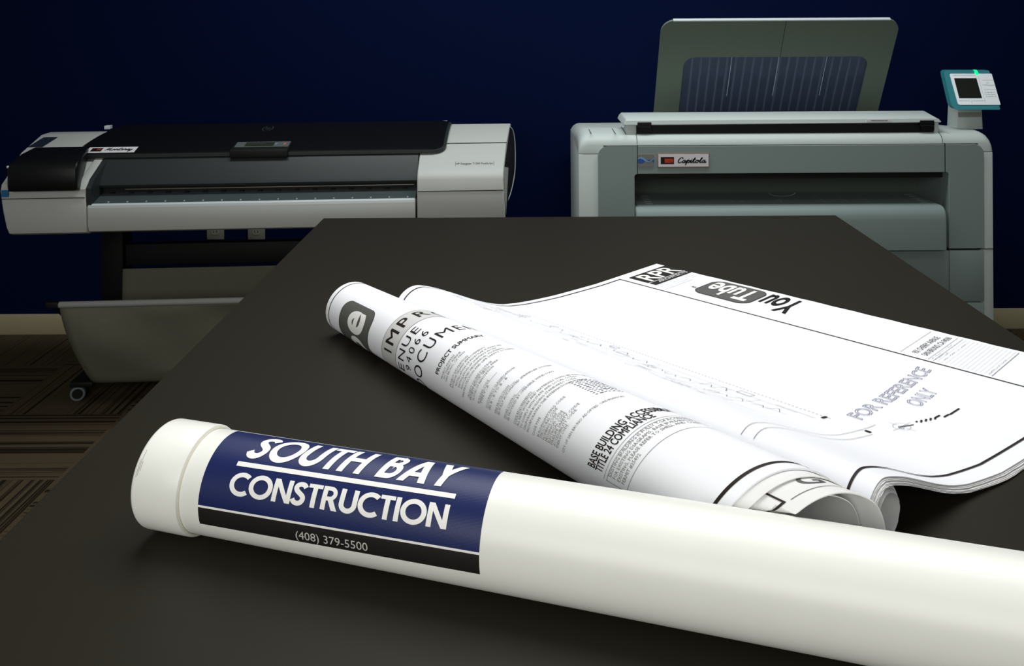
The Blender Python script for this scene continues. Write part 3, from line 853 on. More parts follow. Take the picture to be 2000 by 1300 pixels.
# diagonal pale cheek between ink cover and the paper opening
ch = [(hx(170, 350, 0.0)-.02, .0), (0, 0)]
bm = NB(); prism(bm, [(-.003, .850), (.012, .872), (.05, .890), (.145, .934), (.16, .93), (.16, .84), (.02, .84)], hx(150, 345, 0), hx(168, 345, 0), bev=.004, bev_ends_only=True); obj('cheek', bm, M_hpw, plot)
bm = NB(); prism(bm, [(.0, .792), (-.002, .852), (.03, .88), (.15, .935), (.16, .80)], hx(173, 345, .02), hx(190, 345, .05)); obj('inner_cheek', bm, M_hpd, plot)
# long front panel
px0, px1 = hx(171, 420, 0), hx(811, 420, 0)
bm = NB(); prism(bm, [(.10, .692), (.03, .694), (.008, .703), (0, .724), (-.003, .786), (0, .792), (.008, .7965), (.03, .795), (.10, .78)], px0, px1, bev=.002, bev_ends_only=True); fp = obj('front_panel', bm, M_hpw, plot)
bm = NB(); prism(bm, [(-.0035, .785), (-.002, .7935), (.008, .798), (.010, .7965), (.002, .789)], px0+.002, px1-.002); obj('front_lip', bm, M_silver, fp)
# paper plate with ticks, slot, window and dark housing
bm = NB(); prism(bm, [(.008, .7965), (.10, .818), (.10, .78), (.008, .78)], px0, px1); pl = obj('paper_plate', bm, mat('plate_grey', (68, 78, 80), .45, .4), plot)
bm = NB(); n = 17
for k in range(n):
    bm = NB(); x = px0+.06+(px1-px0-.09)*k/(n-1); box(bm, x, x+.0045, .018, .022, .799, .8022); obj('plate_mark', bm, M_silver, pl, smooth=False)
    bm = NB(); x = px0+.06+(px1-px0-.09)*k/(n-1)-.02; box(bm, x, x+.016, .085, .103, .8135, .8192); obj('plate_notch', bm, M_hpk, pl, smooth=False)
bm = NB(); box(bm, px0, px1, .10, .30, .70, .845); obj('slot', bm, M_hpk, plot, smooth=False)
bm = NB(); cyl(bm, (px0+.09, .097, .829), (px1-.01, .097, .829), .0025, n=10); obj('slot_rod', bm, mat('rod_grey', (120, 112, 104), .35, .5, metal=.3), plot)
bm = NB(); prism(bm, [(.10, .840), (.072, .841), (.066, .850), (.074, .862), (.145, .940), (.5, .985), (.53, .96), (.53, .70), (.12, .70), (.12, .84)], px0+.0, hx(815, 330, .07)); obj('window_cover', bm, M_hpd, plot)
# black top cover, rounded at its right front corner, lying on a grey rim
def top_prof(q):     # q in 0..1 from front edge to back: (eta, z)
    e = .142+.40*q; return e, .945+.055*math.sin(q*math.pi/2)**.9 if q > 0 else .945
def cover(name, outline, lift, th, m, parent):
    pts = outline; V = []; F = []
    bm = NB()
    A_ = [bm.verts.new((x, top_prof(q)[0], top_prof(q)[1]+lift)) for x, q in pts]
    B_ = [bm.verts.new((x, top_prof(q)[0]-(.004 if th > .008 else 0), top_prof(q)[1]+lift-th)) for x, q in pts]
    n = len(pts)
    for i in range(n): bm.faces.new((A_[i], A_[(i+1) % n], B_[(i+1) % n], B_[i]))
    # strips across the width at equal q
    bm.free()
    qs = [k/24 for k in range(25)]
    def xr_at(q):
        xs = []
        for i in range(n):
            (xa, qa), (xb, qb) = pts[i], pts[(i+1) % n]
            if (qa-q)*(qb-q) <= 0 and qa != qb: xs.append(xa+(xb-xa)*(q-qa)/(qb-qa))
        return (min(xs), max(xs)) if xs else None
    bm = NB(); rows = []
    q_lo, q_hi = min(p[1] for p in pts), max(p[1] for p in pts)
    for k in range(33):
        q = q_lo+(q_hi-q_lo)*(k/32)**1.4; q = min(max(q, q_lo+1e-4), q_hi-1e-4)
        e, z = top_prof(max(0, q)); e = .142+.40*q; xa, xb = xr_at(q)
        rows.append([[bm.verts.new((xa+(xb-xa)*j/12, e, z+lift)) for j in range(13)], [bm.verts.new((xa+(xb-xa)*j/12, e, z+lift-th)) for j in range(13)]])
    for ra, rb2 in zip(rows, rows[1:]):
        for j in range(12):
            bm.faces.new((ra[0][j], ra[0][j+1], rb2[0][j+1], rb2[0][j])); bm.faces.new((ra[1][j], rb2[1][j], rb2[1][j+1], ra[1][j+1]))
        for j in (0, 12): bm.faces.new((ra[0][j], rb2[0][j], rb2[1][j], ra[1][j]))
    for rr in (rows[0], rows[-1]):
        for j in range(12): bm.faces.new((rr[0][j], rr[0][j+1], rr[1][j+1], rr[1][j]))
    return obj(name, bm, m, parent)
cR = hx(868, 285, .22); cL = hx(150, 290, .15); cRt = hx(884, 250, .5)
def cov_outline(g, xR=0):
    # left edge curves in towards the back
    o = [(cL-g, .0-g*2.5), (cR-.045+g*.5, .0-g*2.5)]
    for i in range(1, 9): a = R(-90+90*i/8); o.append((cR-.045+(.045+g)*math.cos(a), .11+(.11+g*2.5)*math.sin(a)))
    o += [(cR+g+.004, .5), (cR+g+.010, .93)]
    for i in range(1, 6): a = R(90*i/5); o.append((cR+.010-.03+(.03+g)*math.cos(a), .93+(.07+g*1.0)*math.sin(a)))
    o += [(cL+.012, 1.0+g), (cL+.004-g, .55), (cL-.004-g, .25)]
    return o
rimc = cover('cover_rim', cov_outline(.008), .0010, .010, M_hpd, plot)
covr = cover('top_cover', cov_outline(-.003), .0055, .006, M_hpb, plot)
# back hinges
for a, b_, c in ((205, 216, 246), (845, 850, 240), (852, 858, 240), (860, 874, 242)):
    bm = NB(); x0_, x1_ = hx(a, c, .53), hx(b_, c, .53); box(bm, x0_, x1_, .52, .55, .99, .99+.0145, .002, 1); obj('hinge_cap', bm, M_silver, plot)
# control panel on the cover
def slab(name, pxs, q0, q1, l0, l1, m, parent, bev=.0):
    x0_, x1_ = pxs; e0, z0 = top_prof(max(q0, 0)); e1, z1 = top_prof(q1); e0 = .142+.40*q0
    bm = NB(); prism(bm, [(e0, z0+l0), (e1, z1+l0), (e1, z1+l1), (e0, z0+l1)], x0_, x1_, bev=bev); return obj(name, bm, m, parent)
cpx = (hx(452, 290, .15), hx(562, 290, .15))
cp = slab('control_panel', (cpx[0], cpx[1]+.005), -.05, .17, -.014, .013, M_hpk, plot, .003)
gp = slab('panel_face', (cpx[0]+.008, cpx[1]), .025, .16, .0125, .0155, mat('panel_grey', (92, 98, 98), .4, .4), plot)
bm = NB(); slab('display', (hx(478, 282, .17), hx(534, 282, .17)), .05, .14, .015, .0166, mat('display_olive', (48, 54, 42), .3, .4), gp)
slab('button', (hx(536, 277, .17), hx(541, 277, .17)), .075, .11, .0153, .0175, mat('button_grey', (120, 135, 138), .4, .4), gp)
slab('button', (hx(553, 277, .17), hx(558, 277, .17)), .075, .11, .0153, .0175, mat('button_red', (190, 110, 95), .4, .4), gp, 0)
bm.free()
def cov_surf(lift):
    def f(x, q): e, z = top_prof(max(0, q)); return (x, e, z+lift)
    return f
def cov_art(name, tris, m, parent, lift, label=None): return artwork(name, tris, cov_surf(lift), m, parent, .03, label)
hpx = hx(528, 254, .45)
g = fitbox(font_tris('hp', .02, 4), hpx-.010, hpx+.010, .60, .74)
cov_art('maker_badge', ribbon(arc(hpx, .67, .019, .10, 0, 354, 30), .004, True)+g, mat('badge_grey', (56, 60, 62), .4, .4), covr, .0062)
# name sticker on the cover
n0, n1 = hx(166, 295, .15), hx(262, 295, .15); n0b, n1b = hx(176, 283, .2), hx(271, 281, .2)
def quadmap(lift):
    def f(x, y):
        xa = n0+(n1-n0)*x; xb = n0b+(n1b-n0b)*x; q = .012+.13*y; e, z = top_prof(q); return (xa+(xb-xa)*y, e, z+lift+.002*math.sin(x*math.pi)*0)
    return f
ns = artwork('name_sticker', rect(0, 1, 0, 1), quadmap(.0062), M_sign, covr, .1, 'white name sticker reading Monterey')
artwork('sticker_picture', rect(.08, .30, .22, .82), quadmap(.0066), M_dkred, covr, .2)
artwork('sticker_picture_glow', rect(.19, .28, .40, .75), quadmap(.0069), mat('sunset_brown', (130, 62, 36), .5, .3), covr, .2)
artwork('sticker_lettering', fitbox(script_text('Monterey', .30), .36, .93, .12, .88), quadmap(.0067), M_ink, covr, .2)
# model text on right housing
def hs_surf(lift):
    def f(x, y):      # y 0..1 over slope between (.035,.894) and (.22,.957)
        e = .035+.185*y; z = .894+.063*y; return (x, e-lift*.32, z+lift)
    return f
a, b_ = hx(891, 327, .06), hx(963, 327, .06)
rr_ = rrect(a-.003, b_+.004, .11, .25, .006, 4)
rr_ = [(p[0], .18+(p[1]-.18)) for p in rrect(a-.003, b_+.003, .12, .26, .003, 3)]
artwork('model_text_frame', ribbon([(a-.003, .10), (b_+.003, .10), (b_+.003, .27), (a-.003, .27)], .0012, True), hs_surf(.0006), M_inkg, rb, .1)
artwork('model_text', fit(font_tris('HP Designjet T1300 PostScript', .005, 2), a, b_, .15, .22), hs_surf(.0007), M_ink, rb, .1)
# stand
bm = NB(); box(bm, hx(197, 520, .40), hx(240, 520, .40), .40, .50, .075, .70, .006, 2); obj('leg', bm, mat('stand_black', (9, 11, 9), .6, .2), plot)
bm = NB(); box(bm, .62, .72, .40, .50, .075, .70, .006, 2); obj('leg', bm, mat('stand_black', (9, 11, 9), .6, .2), plot)
bm = NB(); box(bm, hx(235, 500, .43), .62, .43, .47, hz(400, 515, .43), hz(400, 474, .43), .004, 2); obj('cross_bar', bm, M_hpk, plot)
def foot(xc):
    bm = NB(); box(bm, xc-.025, xc+.060, .28, .68, .053, .074, .005, 2); f = obj('foot_bar', bm, M_hpk, plot)
    for e in (.31, .65): caster(xc, e, f)
def caster(xc, e, f):
    for sy in (-.014, .014):
        bm = NB(); lathe(bm, [(-.009, 0), (-.009, .012), (-.009, .024), (-.005, .027), (.005, .027), (.009, .024), (.009, .012), (.009, 0)], (xc, e+sy, .027), (.25, -1, 0), 28)
        w_ = obj('wheel', bm, M_hpk, f)
        if sy < 0:
            bm = NB(); lathe(bm, [(.0088, .0185), (.0105, .0205), (.0095, .0255), (.004, .0275)], (xc, e+sy, .027), (.25, -1, 0), 32)
            obj('wheel_ring', bm, mat('caster_grey', (118, 124, 128), .5, .3), f)
    bm = NB(); box(bm, xc-.015, xc+.028, e-.008, e+.008, .02, .056, .003, 2); obj('caster_fork', bm, M_hpk, f)
foot(hx(153, 757, .30)); foot(.67)
# catch bin: front rail, cloth, back rod, arms
re = .10; rz_ = hz(115, 595, re)
bx0 = hx(116, 594, re); bx1 = .72
bm = NB(); cyl(bm, (bx0, re, rz_), (bx1, re, rz_), .011, n=20); obj('bin_rail', bm, mat('bin_rail_cloth', (160, 162, 158), .7, .2), plot)
bm = NB(); box(bm, bx0-.045, bx0, re-.010, re+.012, rz_-.010, rz_+.012, .004, 2)
cyl(bm, (bx0-.030, re+.01, rz_), (bx0+.075, .32, .16), .008, n=10); obj('bin_arm', bm, M_hpk, plot)
bm = NB(); box(bm, bx1, bx1+.045, re-.010, re+.012, rz_-.010, rz_+.012, .004, 2)
cyl(bm, (bx1+.030, re+.01, rz_), (bx1-.075, .32, .16), .008, n=10); obj('bin_arm', bm, M_hpk, plot)
bk = hx(240, 526, .385); bkz = hz(300, 524, .385)
path = [(re, rz_-.010, bx0+.002), (re+.015, rz_-.07, bx0+.012), (re+.035, .25, bx0+.035), (re+.075, .15, bx0+.058), (.22, .095, bx0+.075), (.30, .088, bx0+.085), (.35, .13, bx0+.10), (.37, .26, bx0+.11), (.378, .36, bk), (.383, bkz-.01, bk), (.385, bkz, bk)]
sm = smooth([(p[0], p[1]) for p in path], 6); sx_ = smooth([(p[2], 0) for p in path], 6)
V = []; F = []; nx = 48; rnd = random.Random(3)
for i, (p, q) in enumerate(zip(sm, sx_)):
    for j in range(nx+1):
        f_ = j/nx; x = q[0]*(1-f_)+(.70-(q[0]-bx0)*1.0)*f_
        k = math.sin(min(1, i/18)*math.pi)*.020
        fold = k*(math.sin(f_*9+i*.12)+.7*math.sin(f_*23-i*.15+1)*math.exp(-f_*2))
        V.append((x, p[0]-fold, p[1]+fold*.2))
for i in range(len(sm)-1):
    for j in range(nx): F.append((i*(nx+1)+j, i*(nx+1)+j+1, (i+1)*(nx+1)+j+1, (i+1)*(nx+1)+j))
cl = raw('bin_cloth', V, F, M_cloth, plot, True)
sm_ = cl.modifiers.new('thickness', 'SOLIDIFY'); sm_.thickness = .0015
bm = NB(); cyl(bm, (bk-.01, .390, bkz-.005), (.62, .390, bkz-.005), .006, n=12); obj('back_rod', bm, M_hpk, plot)

# ---------------------------------------------------------------- right machine
OC = Frame((1535-PPX)/FPX*3.3, 3.3, 0.0)
oce = thing('large_format_copier', 'tall sage green and pale grey large format printer with raised lid, right behind table', 'printer', (OC.x, OC.y, 0), 0)
ox = lambda px, py=300, eta=0: OC.at(px, py, eta)[0]
oz = lambda py, px=1540, eta=0: OC.at(px, py, eta)[1]
X0, X1 = ox(1130), ox(1941)
z300 = oz(298); z283 = oz(283); z338 = oz(338); z488 = oz(489)
tp = [(.006, z300), (.006, .958), (.010, .972), (.020, .984), (.036, .992), (.06, .996), (.12, .999), (.20, .998), (.30, .985), (.66, .96), (.70, .94), (.70, z300)]
def rounded_top(bm):
    # shell whose end faces are rounded into the top
    n = 8; rad = .040; rows = []
    for side in (0, 1):
        cols = []
        for i in range(n+1):
            a = R(90*i/n); dx = rad*(1-math.sin(a)); dz = rad*(1-math.cos(a))
            x = (X0+dx) if side == 0 else (X1-dx)
            cols.append((x, dz))
        rows.append(cols)
    # i=0: x = X0+rad, dz = 0 ... i=n: x = X0, dz=rad
    seq = [(c[0], c[1]) for c in rows[0]][::-1] + [(c[0], c[1]) for c in rows[1]]
    rings = []
    for x, dz in seq:
        rings.append([bm.verts.new((x, y+(.006*(dz/rad)**2 if y < .3 else 0), (z if z <= z300+1e-6 else max(z300, z-dz)))) for y, z in tp])
    for a, b in zip(rings, rings[1:]):
        for k in range(len(tp)): j = (k+1) % len(tp); bm.faces.new((a[k], b[k], b[j], a[j]))
    bm.faces.new(rings[0]); bm.faces.new(rings[-1][::-1])
bm = NB(); rounded_top(bm); topc = obj('top_housing', bm, M_oc_w, oce)
for nm_, a, b_ in (('side_column', X0, ox(1175)), ('side_column', ox(1915), X1)):
    bm = NB(); box(bm, a, b_, .006, .68, .03, z300-.0015, .004, 2)
    if a == X0: pass
    obj(nm_, bm, M_oc_w, oce)
bm = NB(); box(bm, X0+.006, X1-.006, .30, .66, .05, z300-.002); obj('rear_body', bm, M_oc_d, oce, smooth=False)
# vertical rounding strip on the left column front edge is its bevel; sage panels
def panel(name, pts, e0, e1, m, bev=.0025, parent=None):
    bm = NB(); prism(bm, pts, e0, e1, axis='Y', bev=bev, seg=2, bev_ends_only=True); return obj(name, bm, m, parent or oce, smooth=False)
lx0, lx1 = ox(1168), ox(1245)
def arcp(cx, cz, r_, a0, a1, n=6): return [(cx+r_*math.cos(R(a0+(a1-a0)*i/n)), cz+r_*math.sin(R(a0+(a1-a0)*i/n))) for i in range(n+1)]
z1_ = z283-.001
gl = ox(1239)
panel('front_post', [(lx0, z488+.003)]+arcp(lx0+.036, z1_-.036, .036, 180, 90)+[(lx1-.0012, z1_), (lx1-.0012, z338), ]+arcp(gl+.010-.0, z338-.010, .010, 90, 180, 4)+[(gl, z488+.003)], 0, .06, M_oc_g)
rx0, rx1 = ox(1846), ox(1922); gr = ox(1853)
panel('front_post', [(rx1, z488+.003)]+arcp(rx1-.036, z1_-.036, .036, 0, 90)+[(rx0+.0012, z1_), (rx0+.0012, z338)]+arcp(gr-.010, z338-.010, .010, 90, 0, 4)+[(gr, z488+.003)], 0, .06, M_oc_g)
beam = panel('front_beam', [(lx1+.0008, z338), (rx0-.0008, z338), (rx0-.0008, z1_), (lx1+.0008, z1_)], .0, .22, M_oc_g, .002)
bm = NB(); box(bm, lx0+.02, rx1-.02, .003, .008, z283-.0018, z283+.0008); obj('seam', bm, M_seam, oce, smooth=False)
for xx in (lx1, rx0):
    bm = NB(); box(bm, xx-.0014, xx+.0014, .0005, .01, z338, z283+.002); obj('seam', bm, M_seam, oce, smooth=False)
# top seams running back over the housing
for xx in (lx1, rx0-.006):
    bm = NB(); prism(bm, [(.0054, .955), (.0094, .9725), (.0195, .9848), (.036, .9928), (.06, .9968), (.12, .9998), (.12, .99), (.05, .985), (.02, .97), (.012, .955)], xx-.0009, xx+.0009)
    obj('seam', bm, M_seam, topc, smooth=False)
# opening behind the beam
bm = NB(); box(bm, gl+.001, gr-.001, .26, .30, .55, z338, ); obj('opening_back', bm, M_oc_d, oce, smooth=False)
bm = NB(); box(bm, gl, gr, .05, .27, z338-.028, z338-.001); obj('opening_roof', bm, M_hpk, oce, smooth=False)
bm = NB(); box(bm, gl-.02, gl, .06, .30, .56, z338); obj('opening_cheek', bm, M_oc_g, oce, smooth=False)
bm = NB(); box(bm, gr, gr+.02, .06, .30, .56, z338); obj('opening_cheek', bm, M_oc_g, oce, smooth=False)
hc = ox(1523, 372, .2)
bm = NB(); pts = [Vector((hc+.052*math.cos(a_), .17, oz(376, 1523, .17)+.014*math.sin(a_))) for a_ in [R(180+180*i/14) for i in range(15)]]
for p, q in zip(pts, pts[1:]): cyl(bm, p, q, .0022, n=8)
obj('wire_handle', bm, mat('wire_grey', (120, 126, 120), .4, .5), oce)
# delivery tray
trp = [(.25, .727), (.02, .7305), (.0, .730), (-.012, .727), (-.024, .717), (-.031, .702), (-.034, .684), (-.034, z488+.007), (-.02, z488+.004), (.10, z488+.004), (.25, .70)]
tx1_ = ox(1847, 440, -.02)
bm = NB(); prism(bm, trp, gl+.002, min(gr-.003, tx1_), bev=.008, seg=4, bev_ends_only=True); tray = obj('delivery_tray', bm, M_oc_g, oce)
bm = NB(); box(bm, gl+.012, tx1_-.014, .012, .245, .722, .7322); obj('tray_deck', bm, M_oc_g, tray, smooth=False)
def deck(x, y): return (x, y, .7326)
M_mark = mat('tray_mark', (200, 208, 204), .6, .3)
for c in (1262, 1790):
    for k in range(5):
        x = ox(1264 if c < 1500 else 1793, 398, .1); yb = .18-.035*k
        artwork('tray_mark', rect(x-.014, x+.014, yb, yb+.014), deck, M_mark, tray, 1)
for px in (1605, 1648, 1690, 1764):
    x = ox(px, 400, .1); artwork('tray_mark', line((x, .20), (x, .05), .0022), deck, M_mark, tray, 1)
xc = ox(1528, 402, .06)
artwork('tray_arrow', line((xc, .11), (xc, .06), .003)+line((xc-.018, .085), (xc, .113), .003)+line((xc+.018, .085), (xc, .113), .003), deck, M_mark, tray, 1)
xc = ox(1452, 402, .06)
for k in range(4): artwork('tray_mark', ribbon(arc(xc-.03+.02*k, .08, .008, .012, 200 if k % 2 else 20, 420 if k % 2 else 240, 10), .002), deck, M_mark, tray, 1)
# lower fronts
zlow = oz(592)
for nm_, a, b_ in (('lower_post', lx0, gl), ('lower_drawer', gl+.0015, gr-.0015), ('lower_post', gr, rx1)):
    for zA, zB in ((zlow+.0012, z488-.0035), (.04, zlow-.0012)):
        e0 = -.004 if nm_ == 'lower_drawer' else 0
        bm = NB(); box(bm, a+.0008, b_-.0008, e0, .3, zA, zB, .004, 2); obj(nm_, bm, M_oc_g, oce)
bm = NB(); box(bm, lx0, rx1, .012, .30, z488-.006, z488+.006); obj('seam', bm, M_seam, oce, smooth=False)
bm = NB(); box(bm, X0, X1, .0045, .02, z488-.0012, z488+.0012); obj('seam', bm, M_seam, oce, smooth=False)
# the scanner bar on top
bL, bR = ox(1217, 235, .03), ox(1839, 235, .03)
barp = [(.034, 1.031), (.028, 1.034), (.030, 1.046), (.042, 1.051), (.24, 1.052), (.26, 1.045), (.26, 1.03)]
bm = NB(); prism(bm, barp, bL, bR, bev=.004, bev_ends_only=True); bar = obj('scanner_bar', bm, M_oc_w, oce)
for v in bar.data.vertices:
    k = (v.co.z-1.031)/.021
    if v.co.x > bR-.03: v.co.x += -.022*k*k+.25*max(0, v.co.y-.05)
    if v.co.x < bL+.03: v.co.x += .012*k; v.co.z -= .004*(1-k)
bm = NB(); box(bm, ox(1243, 248, .05), ox(1822, 248, .05), .046, .25, .990, 1.032); obj('scanner_throat', bm, M_hpk, oce, smooth=False)
for a, b_ in ((1245, 1272), (1796, 1824)):
    bm = NB(); box(bm, ox(a, 240, .03), ox(b_, 240, .03), .024, .05, 1.020, 1.040, .002, 1); box(bm, ox(a, 240, .03)+.008, ox(b_, 240, .03)+.004, .034, .05, 1.000, 1.022, .002, 1); obj('latch', bm, M_hpb, oce)
for a, b_ in ((1223, 1243), (1825, 1834)):
    bm = NB(); box(bm, ox(a, 250, .04), ox(b_, 250, .04), .040, .12, .990, 1.033, .004, 2); obj('bar_post', bm, M_oc_w, oce)
sl = .2045
a, b_ = ox(1692, 232, .03), ox(1741, 232, .03)
zc_ = 1.040
bm = NB(); box(bm, a, b_, .0262, .034, zc_-.0055, zc_+.0055); lab = obj('barcode_label', bm, M_sign, oce, smooth=False)
def fr(eta):
    return lambda x, z: (x, eta, z)
t = []; rnd = random.Random(2); x = a+.015
while x < b_-.015: wv = rnd.choice((.0006, .0012, .0018)); t += rect(x, x+wv, zc_-.0015, zc_+.002); x += wv+rnd.choice((.0006, .0012))
artwork('barcode', t, fr(.0258), M_ink, lab, 1)
# slots in the top housing
for pa, pb in (((1150, 252), (1155, 261)), ((1195, 250), (1203, 262)), ((1213, 247), (1223, 262)), ((1837, 256), (1856, 261)), ((1855, 248), (1882, 252))):
    def topt(p):
        rx_, rz2 = ray(*p); Y = (.9995-CAM_H)/rz2; return Vector((rx_*Y-OC.x, Y-OC.y, .9993))
    p, q = topt(pa), topt(pb); d_ = (q-p).normalized(); n_ = Vector((-d_.y, d_.x, 0))*.0012
    bm = NB(); vs = [bm.verts.new(c) for c in (p-n_, q-n_, q+n_, p+n_)]; bm.faces.new(vs)
    obj('housing_slot', bm, M_seam, topc, smooth=False)
# raised lid
lY0, lY1 = .40, .16
lb0 = ox(1277, 217, lY0); lb1 = ox(1714, 217, lY0); zb = 1.030; zt_ = oz(39, 1530, lY1)
LH = math.hypot(zt_-zb, lY0-lY1); LW = lb1-lb0
def lid(x, y, d=0.0):   # x across 0..LW, y up 0..LH, d depth behind
    f_ = y/LH; nrm_ = (zt_-zb)/LH, (lY0-lY1)/LH
    return (lb0+x, lY0+(lY1-lY0)*f_+d*nrm_[0], zb+(zt_-zb)*f_+d*nrm_[1])
wx0 = (ox(1325, 215, lY0)-lb0); wx1 = (ox(1672, 215, lY0)-lb0); 
# window top height: find y whose projection is at 111
f_w = None
for k in range(1000):
    f_ = k/1000; P = (lY0+(lY1-lY0)*f_, zb+(zt_-zb)*f_); yy = PPY+(CAM_H-P[1])/(OC.y+P[0])*FPX-3
    if yy < 111: f_w = f_; break
wy = LH*f_w
def ring(x0, x1, y0, y1, r_, n=10): return rrect(x0, x1, y0, y1, r_, n, (1, 1, 0, 0))
O = ring(0, LW, 0, LH, .055); I_ = ring(wx0, wx1, -.0, wy, .045)
bm = NB(); n = len(O); vv = {}
for d_ in (0, .010):
    for nm_, L_ in (('o', O), ('i', I_)):
        vv[nm_, d_] = [bm.verts.new(lid(p[0], p[1], d_)) for p in L_]
for i in range(n):
    j = (i+1) % n
    bm.faces.new((vv['o', 0][i], vv['o', 0][j], vv['i', 0][j], vv['i', 0][i])); bm.faces.new((vv['o', .010][i], vv['i', .010][i], vv['i', .010][j], vv['o', .010][j]))
    bm.faces.new((vv['o', 0][i], vv['o', .010][i], vv['o', .010][j], vv['o', 0][j])); bm.faces.new((vv['i', 0][i], vv['i', 0][j], vv['i', .010][j], vv['i', .010][i]))
lidf = obj('raised_lid', bm, M_oc_lid, oce)
m = bpy.data.materials.new('smoky_clear_plastic'); m.use_nodes = True; nt = m.node_tree; b = nt.nodes['Principled BSDF']
b.inputs['Base Color'].default_value = lin((70, 82, 108))+(1,); b.inputs['Roughness'].default_value = .35; b.inputs['Alpha'].default_value = .55
bm = NB(); P4 = [lid(wx0-.004, -.0, .007), lid(wx1+.004, -.0, .007), lid(wx1+.004, wy+.004, .007), lid(wx0-.004, wy+.004, .007)]; Q4 = [lid(*c, .009) for c in ((wx0-.004, 0), (wx1+.004, 0), (wx1+.004, wy+.004), (wx0-.004, wy+.004))]
Av = [bm.verts.new(p) for p in P4]; Bv = [bm.verts.new(p) for p in Q4]; bm.faces.new(Av); bm.faces.new(Bv[::-1])
for i in range(4): bm.faces.new((Av[i], Bv[i], Bv[(i+1) % 4], Av[(i+1) % 4]))
win = obj('lid_window', bm, m, lidf, smooth=False, label='smoky see-through window')
nr = 21
for k in range(1, nr): x = wx0+(wx1-wx0)*k/nr; artwork('window_rib', rect(x-.0042, x+.0042, .0, wy-.002), lambda x, y: lid(x, y, .0062), mat('rib_blue_grey', (108, 120, 150), .5, .3, alpha=.55), win, 1)
for x in (wx0+(wx1-wx0)*.26, wx0+(wx1-wx0)*.515, wx0+(wx1-wx0)*.775): artwork('window_wire', rect(x-.0013, x+.0013, wy*.30, wy-.003), lambda x, y: lid(x, y, .005), mat('wire_pale', (170, 182, 200), .4, .4), win, 1)
artwork('window_band', rect(wx0, wx1, .0, wy*.64), lambda x, y: lid(x, y, .0105), mat('band_dark', (24, 30, 52), .5, .3, alpha=.6), win, 1)
bm = NB(); p, q = lid(.05, LH-.001, -.001), lid(LW-.05, LH-.001, -.001)
vs = [lid(.045, LH-.003, -.003), lid(LW-.04, LH-.003, -.003), lid(LW-.04, LH+.0015, -.003), lid(.045, LH+.0015, -.003)]; ws = [lid(.045, LH-.003, .012), lid(LW-.04, LH-.003, .012), lid(LW-.04, LH+.0015, .012), lid(.045, LH+.0015, .012)]
Av = [bm.verts.new(p) for p in vs]; Bv = [bm.verts.new(p) for p in ws]; bm.faces.new(Av); bm.faces.new(Bv[::-1])
for i in range(4): bm.faces.new((Av[i], Bv[i], Bv[(i+1) % 4], Av[(i+1) % 4]))
obj('lid_edge_strip', bm, M_silver, lidf, smooth=False)
artwork('lid_seam', rect(LW*.521-.0008, LW*.521+.0008, wy+.001, LH-.004), lambda x, y: lid(x, y, -.0006), M_seam, lidf, 1)
# name plate and emblem on the beam
a, b_ = ox(1284), ox(1385); zA, zB = oz(327, 1334), oz(299, 1334)
bm = NB(); box(bm, a, b_, -.004, .001, zA, zB, .0012, 2); npl = obj('name_plate', bm, M_rim, oce, label='white name plate reading Capitola')
artwork('plate_face', rect(a+.003, b_-.003, zA+.004, zB-.003), fr(-.0044), M_sign, npl, 1)
pa, pb = ox(1290), ox(1316); za, zb2 = oz(320, 1300), oz(306, 1300)
artwork('plate_picture', rect(pa, pb, za, zb2), fr(-.0048), M_dkred, npl, 1)
artwork('plate_picture_glow', rect(pa+(pb-pa)*.3, pb-.003, za+.005, zb2-.006), fr(-.0050), mat('sunset_orange', (190, 62, 28), .5, .3, noise=.6, nscale=90), npl, 1)
g = fitbox(script_text('Capitola', .33), ox(1323), ox(1380), oz(322, 1350), oz(306, 1350))
artwork('plate_lettering', g, fr(-.0050), M_lblack, npl, 1, 'black script lettering')
a, b_ = lx1+.001, ox(1277); zA, zB = oz(325, 1260), oz(301, 1260)
bm = NB(); prism(bm, rrect(a, b_, zA, zB, .006, 5, (1, 0, 0, 1)), -.003, .001, axis='Y', bev=.0008, seg=1, bev_ends_only=True); em = obj('maker_emblem', bm, M_emb, oce)
zc_ = (zA+zB)/2; W_ = b_-a
def wav(ph, amp, o): return [(a+W_*i/24, zc_+amp*1.5*math.sin(i/24*math.pi*2+ph)+o*1.6) for i in range(25)]
def between(A_, B_):
    o = []
    for i in range(len(A_)-1): o += [(A_[i], B_[i], B_[i+1]), (A_[i], B_[i+1], A_[i+1])]
    return o
artwork('emblem_wave', between(wav(.3, .0055, .0035), wav(3.6, .0045, -.003)), fr(-.0034), M_embb, em, 1)
artwork('emblem_wave', between(wav(.3, .0055, .0035), wav(.7, .0045, .0000)), fr(-.0037), M_embl, em, 1)
# control console on its neck
cy = .15
na, nb = ox(1866, 240, cy), ox(1912, 240, cy)
bm = NB(); prism(bm, [(na, .992), (nb, .992), (nb, 1.10), (na, 1.10)], cy-.02, cy+.06, axis='Y', bev=.003, seg=2); 
for v in bm.verts:
    if v.co.z < 1.0: v.co.x += (v.co.x-(na+nb)/2)*.12
neck = obj('console_neck', bm, M_oc_w, oce)
bm = NB(); box(bm, na+.001, nb-.001, cy-.0215, cy+.02, oz(227, 1890, cy)-.0005, oz(218, 1890, cy)); obj('neck_collar', bm, mat('neck_grey', (140, 145, 135), .6, .3), neck, smooth=False)
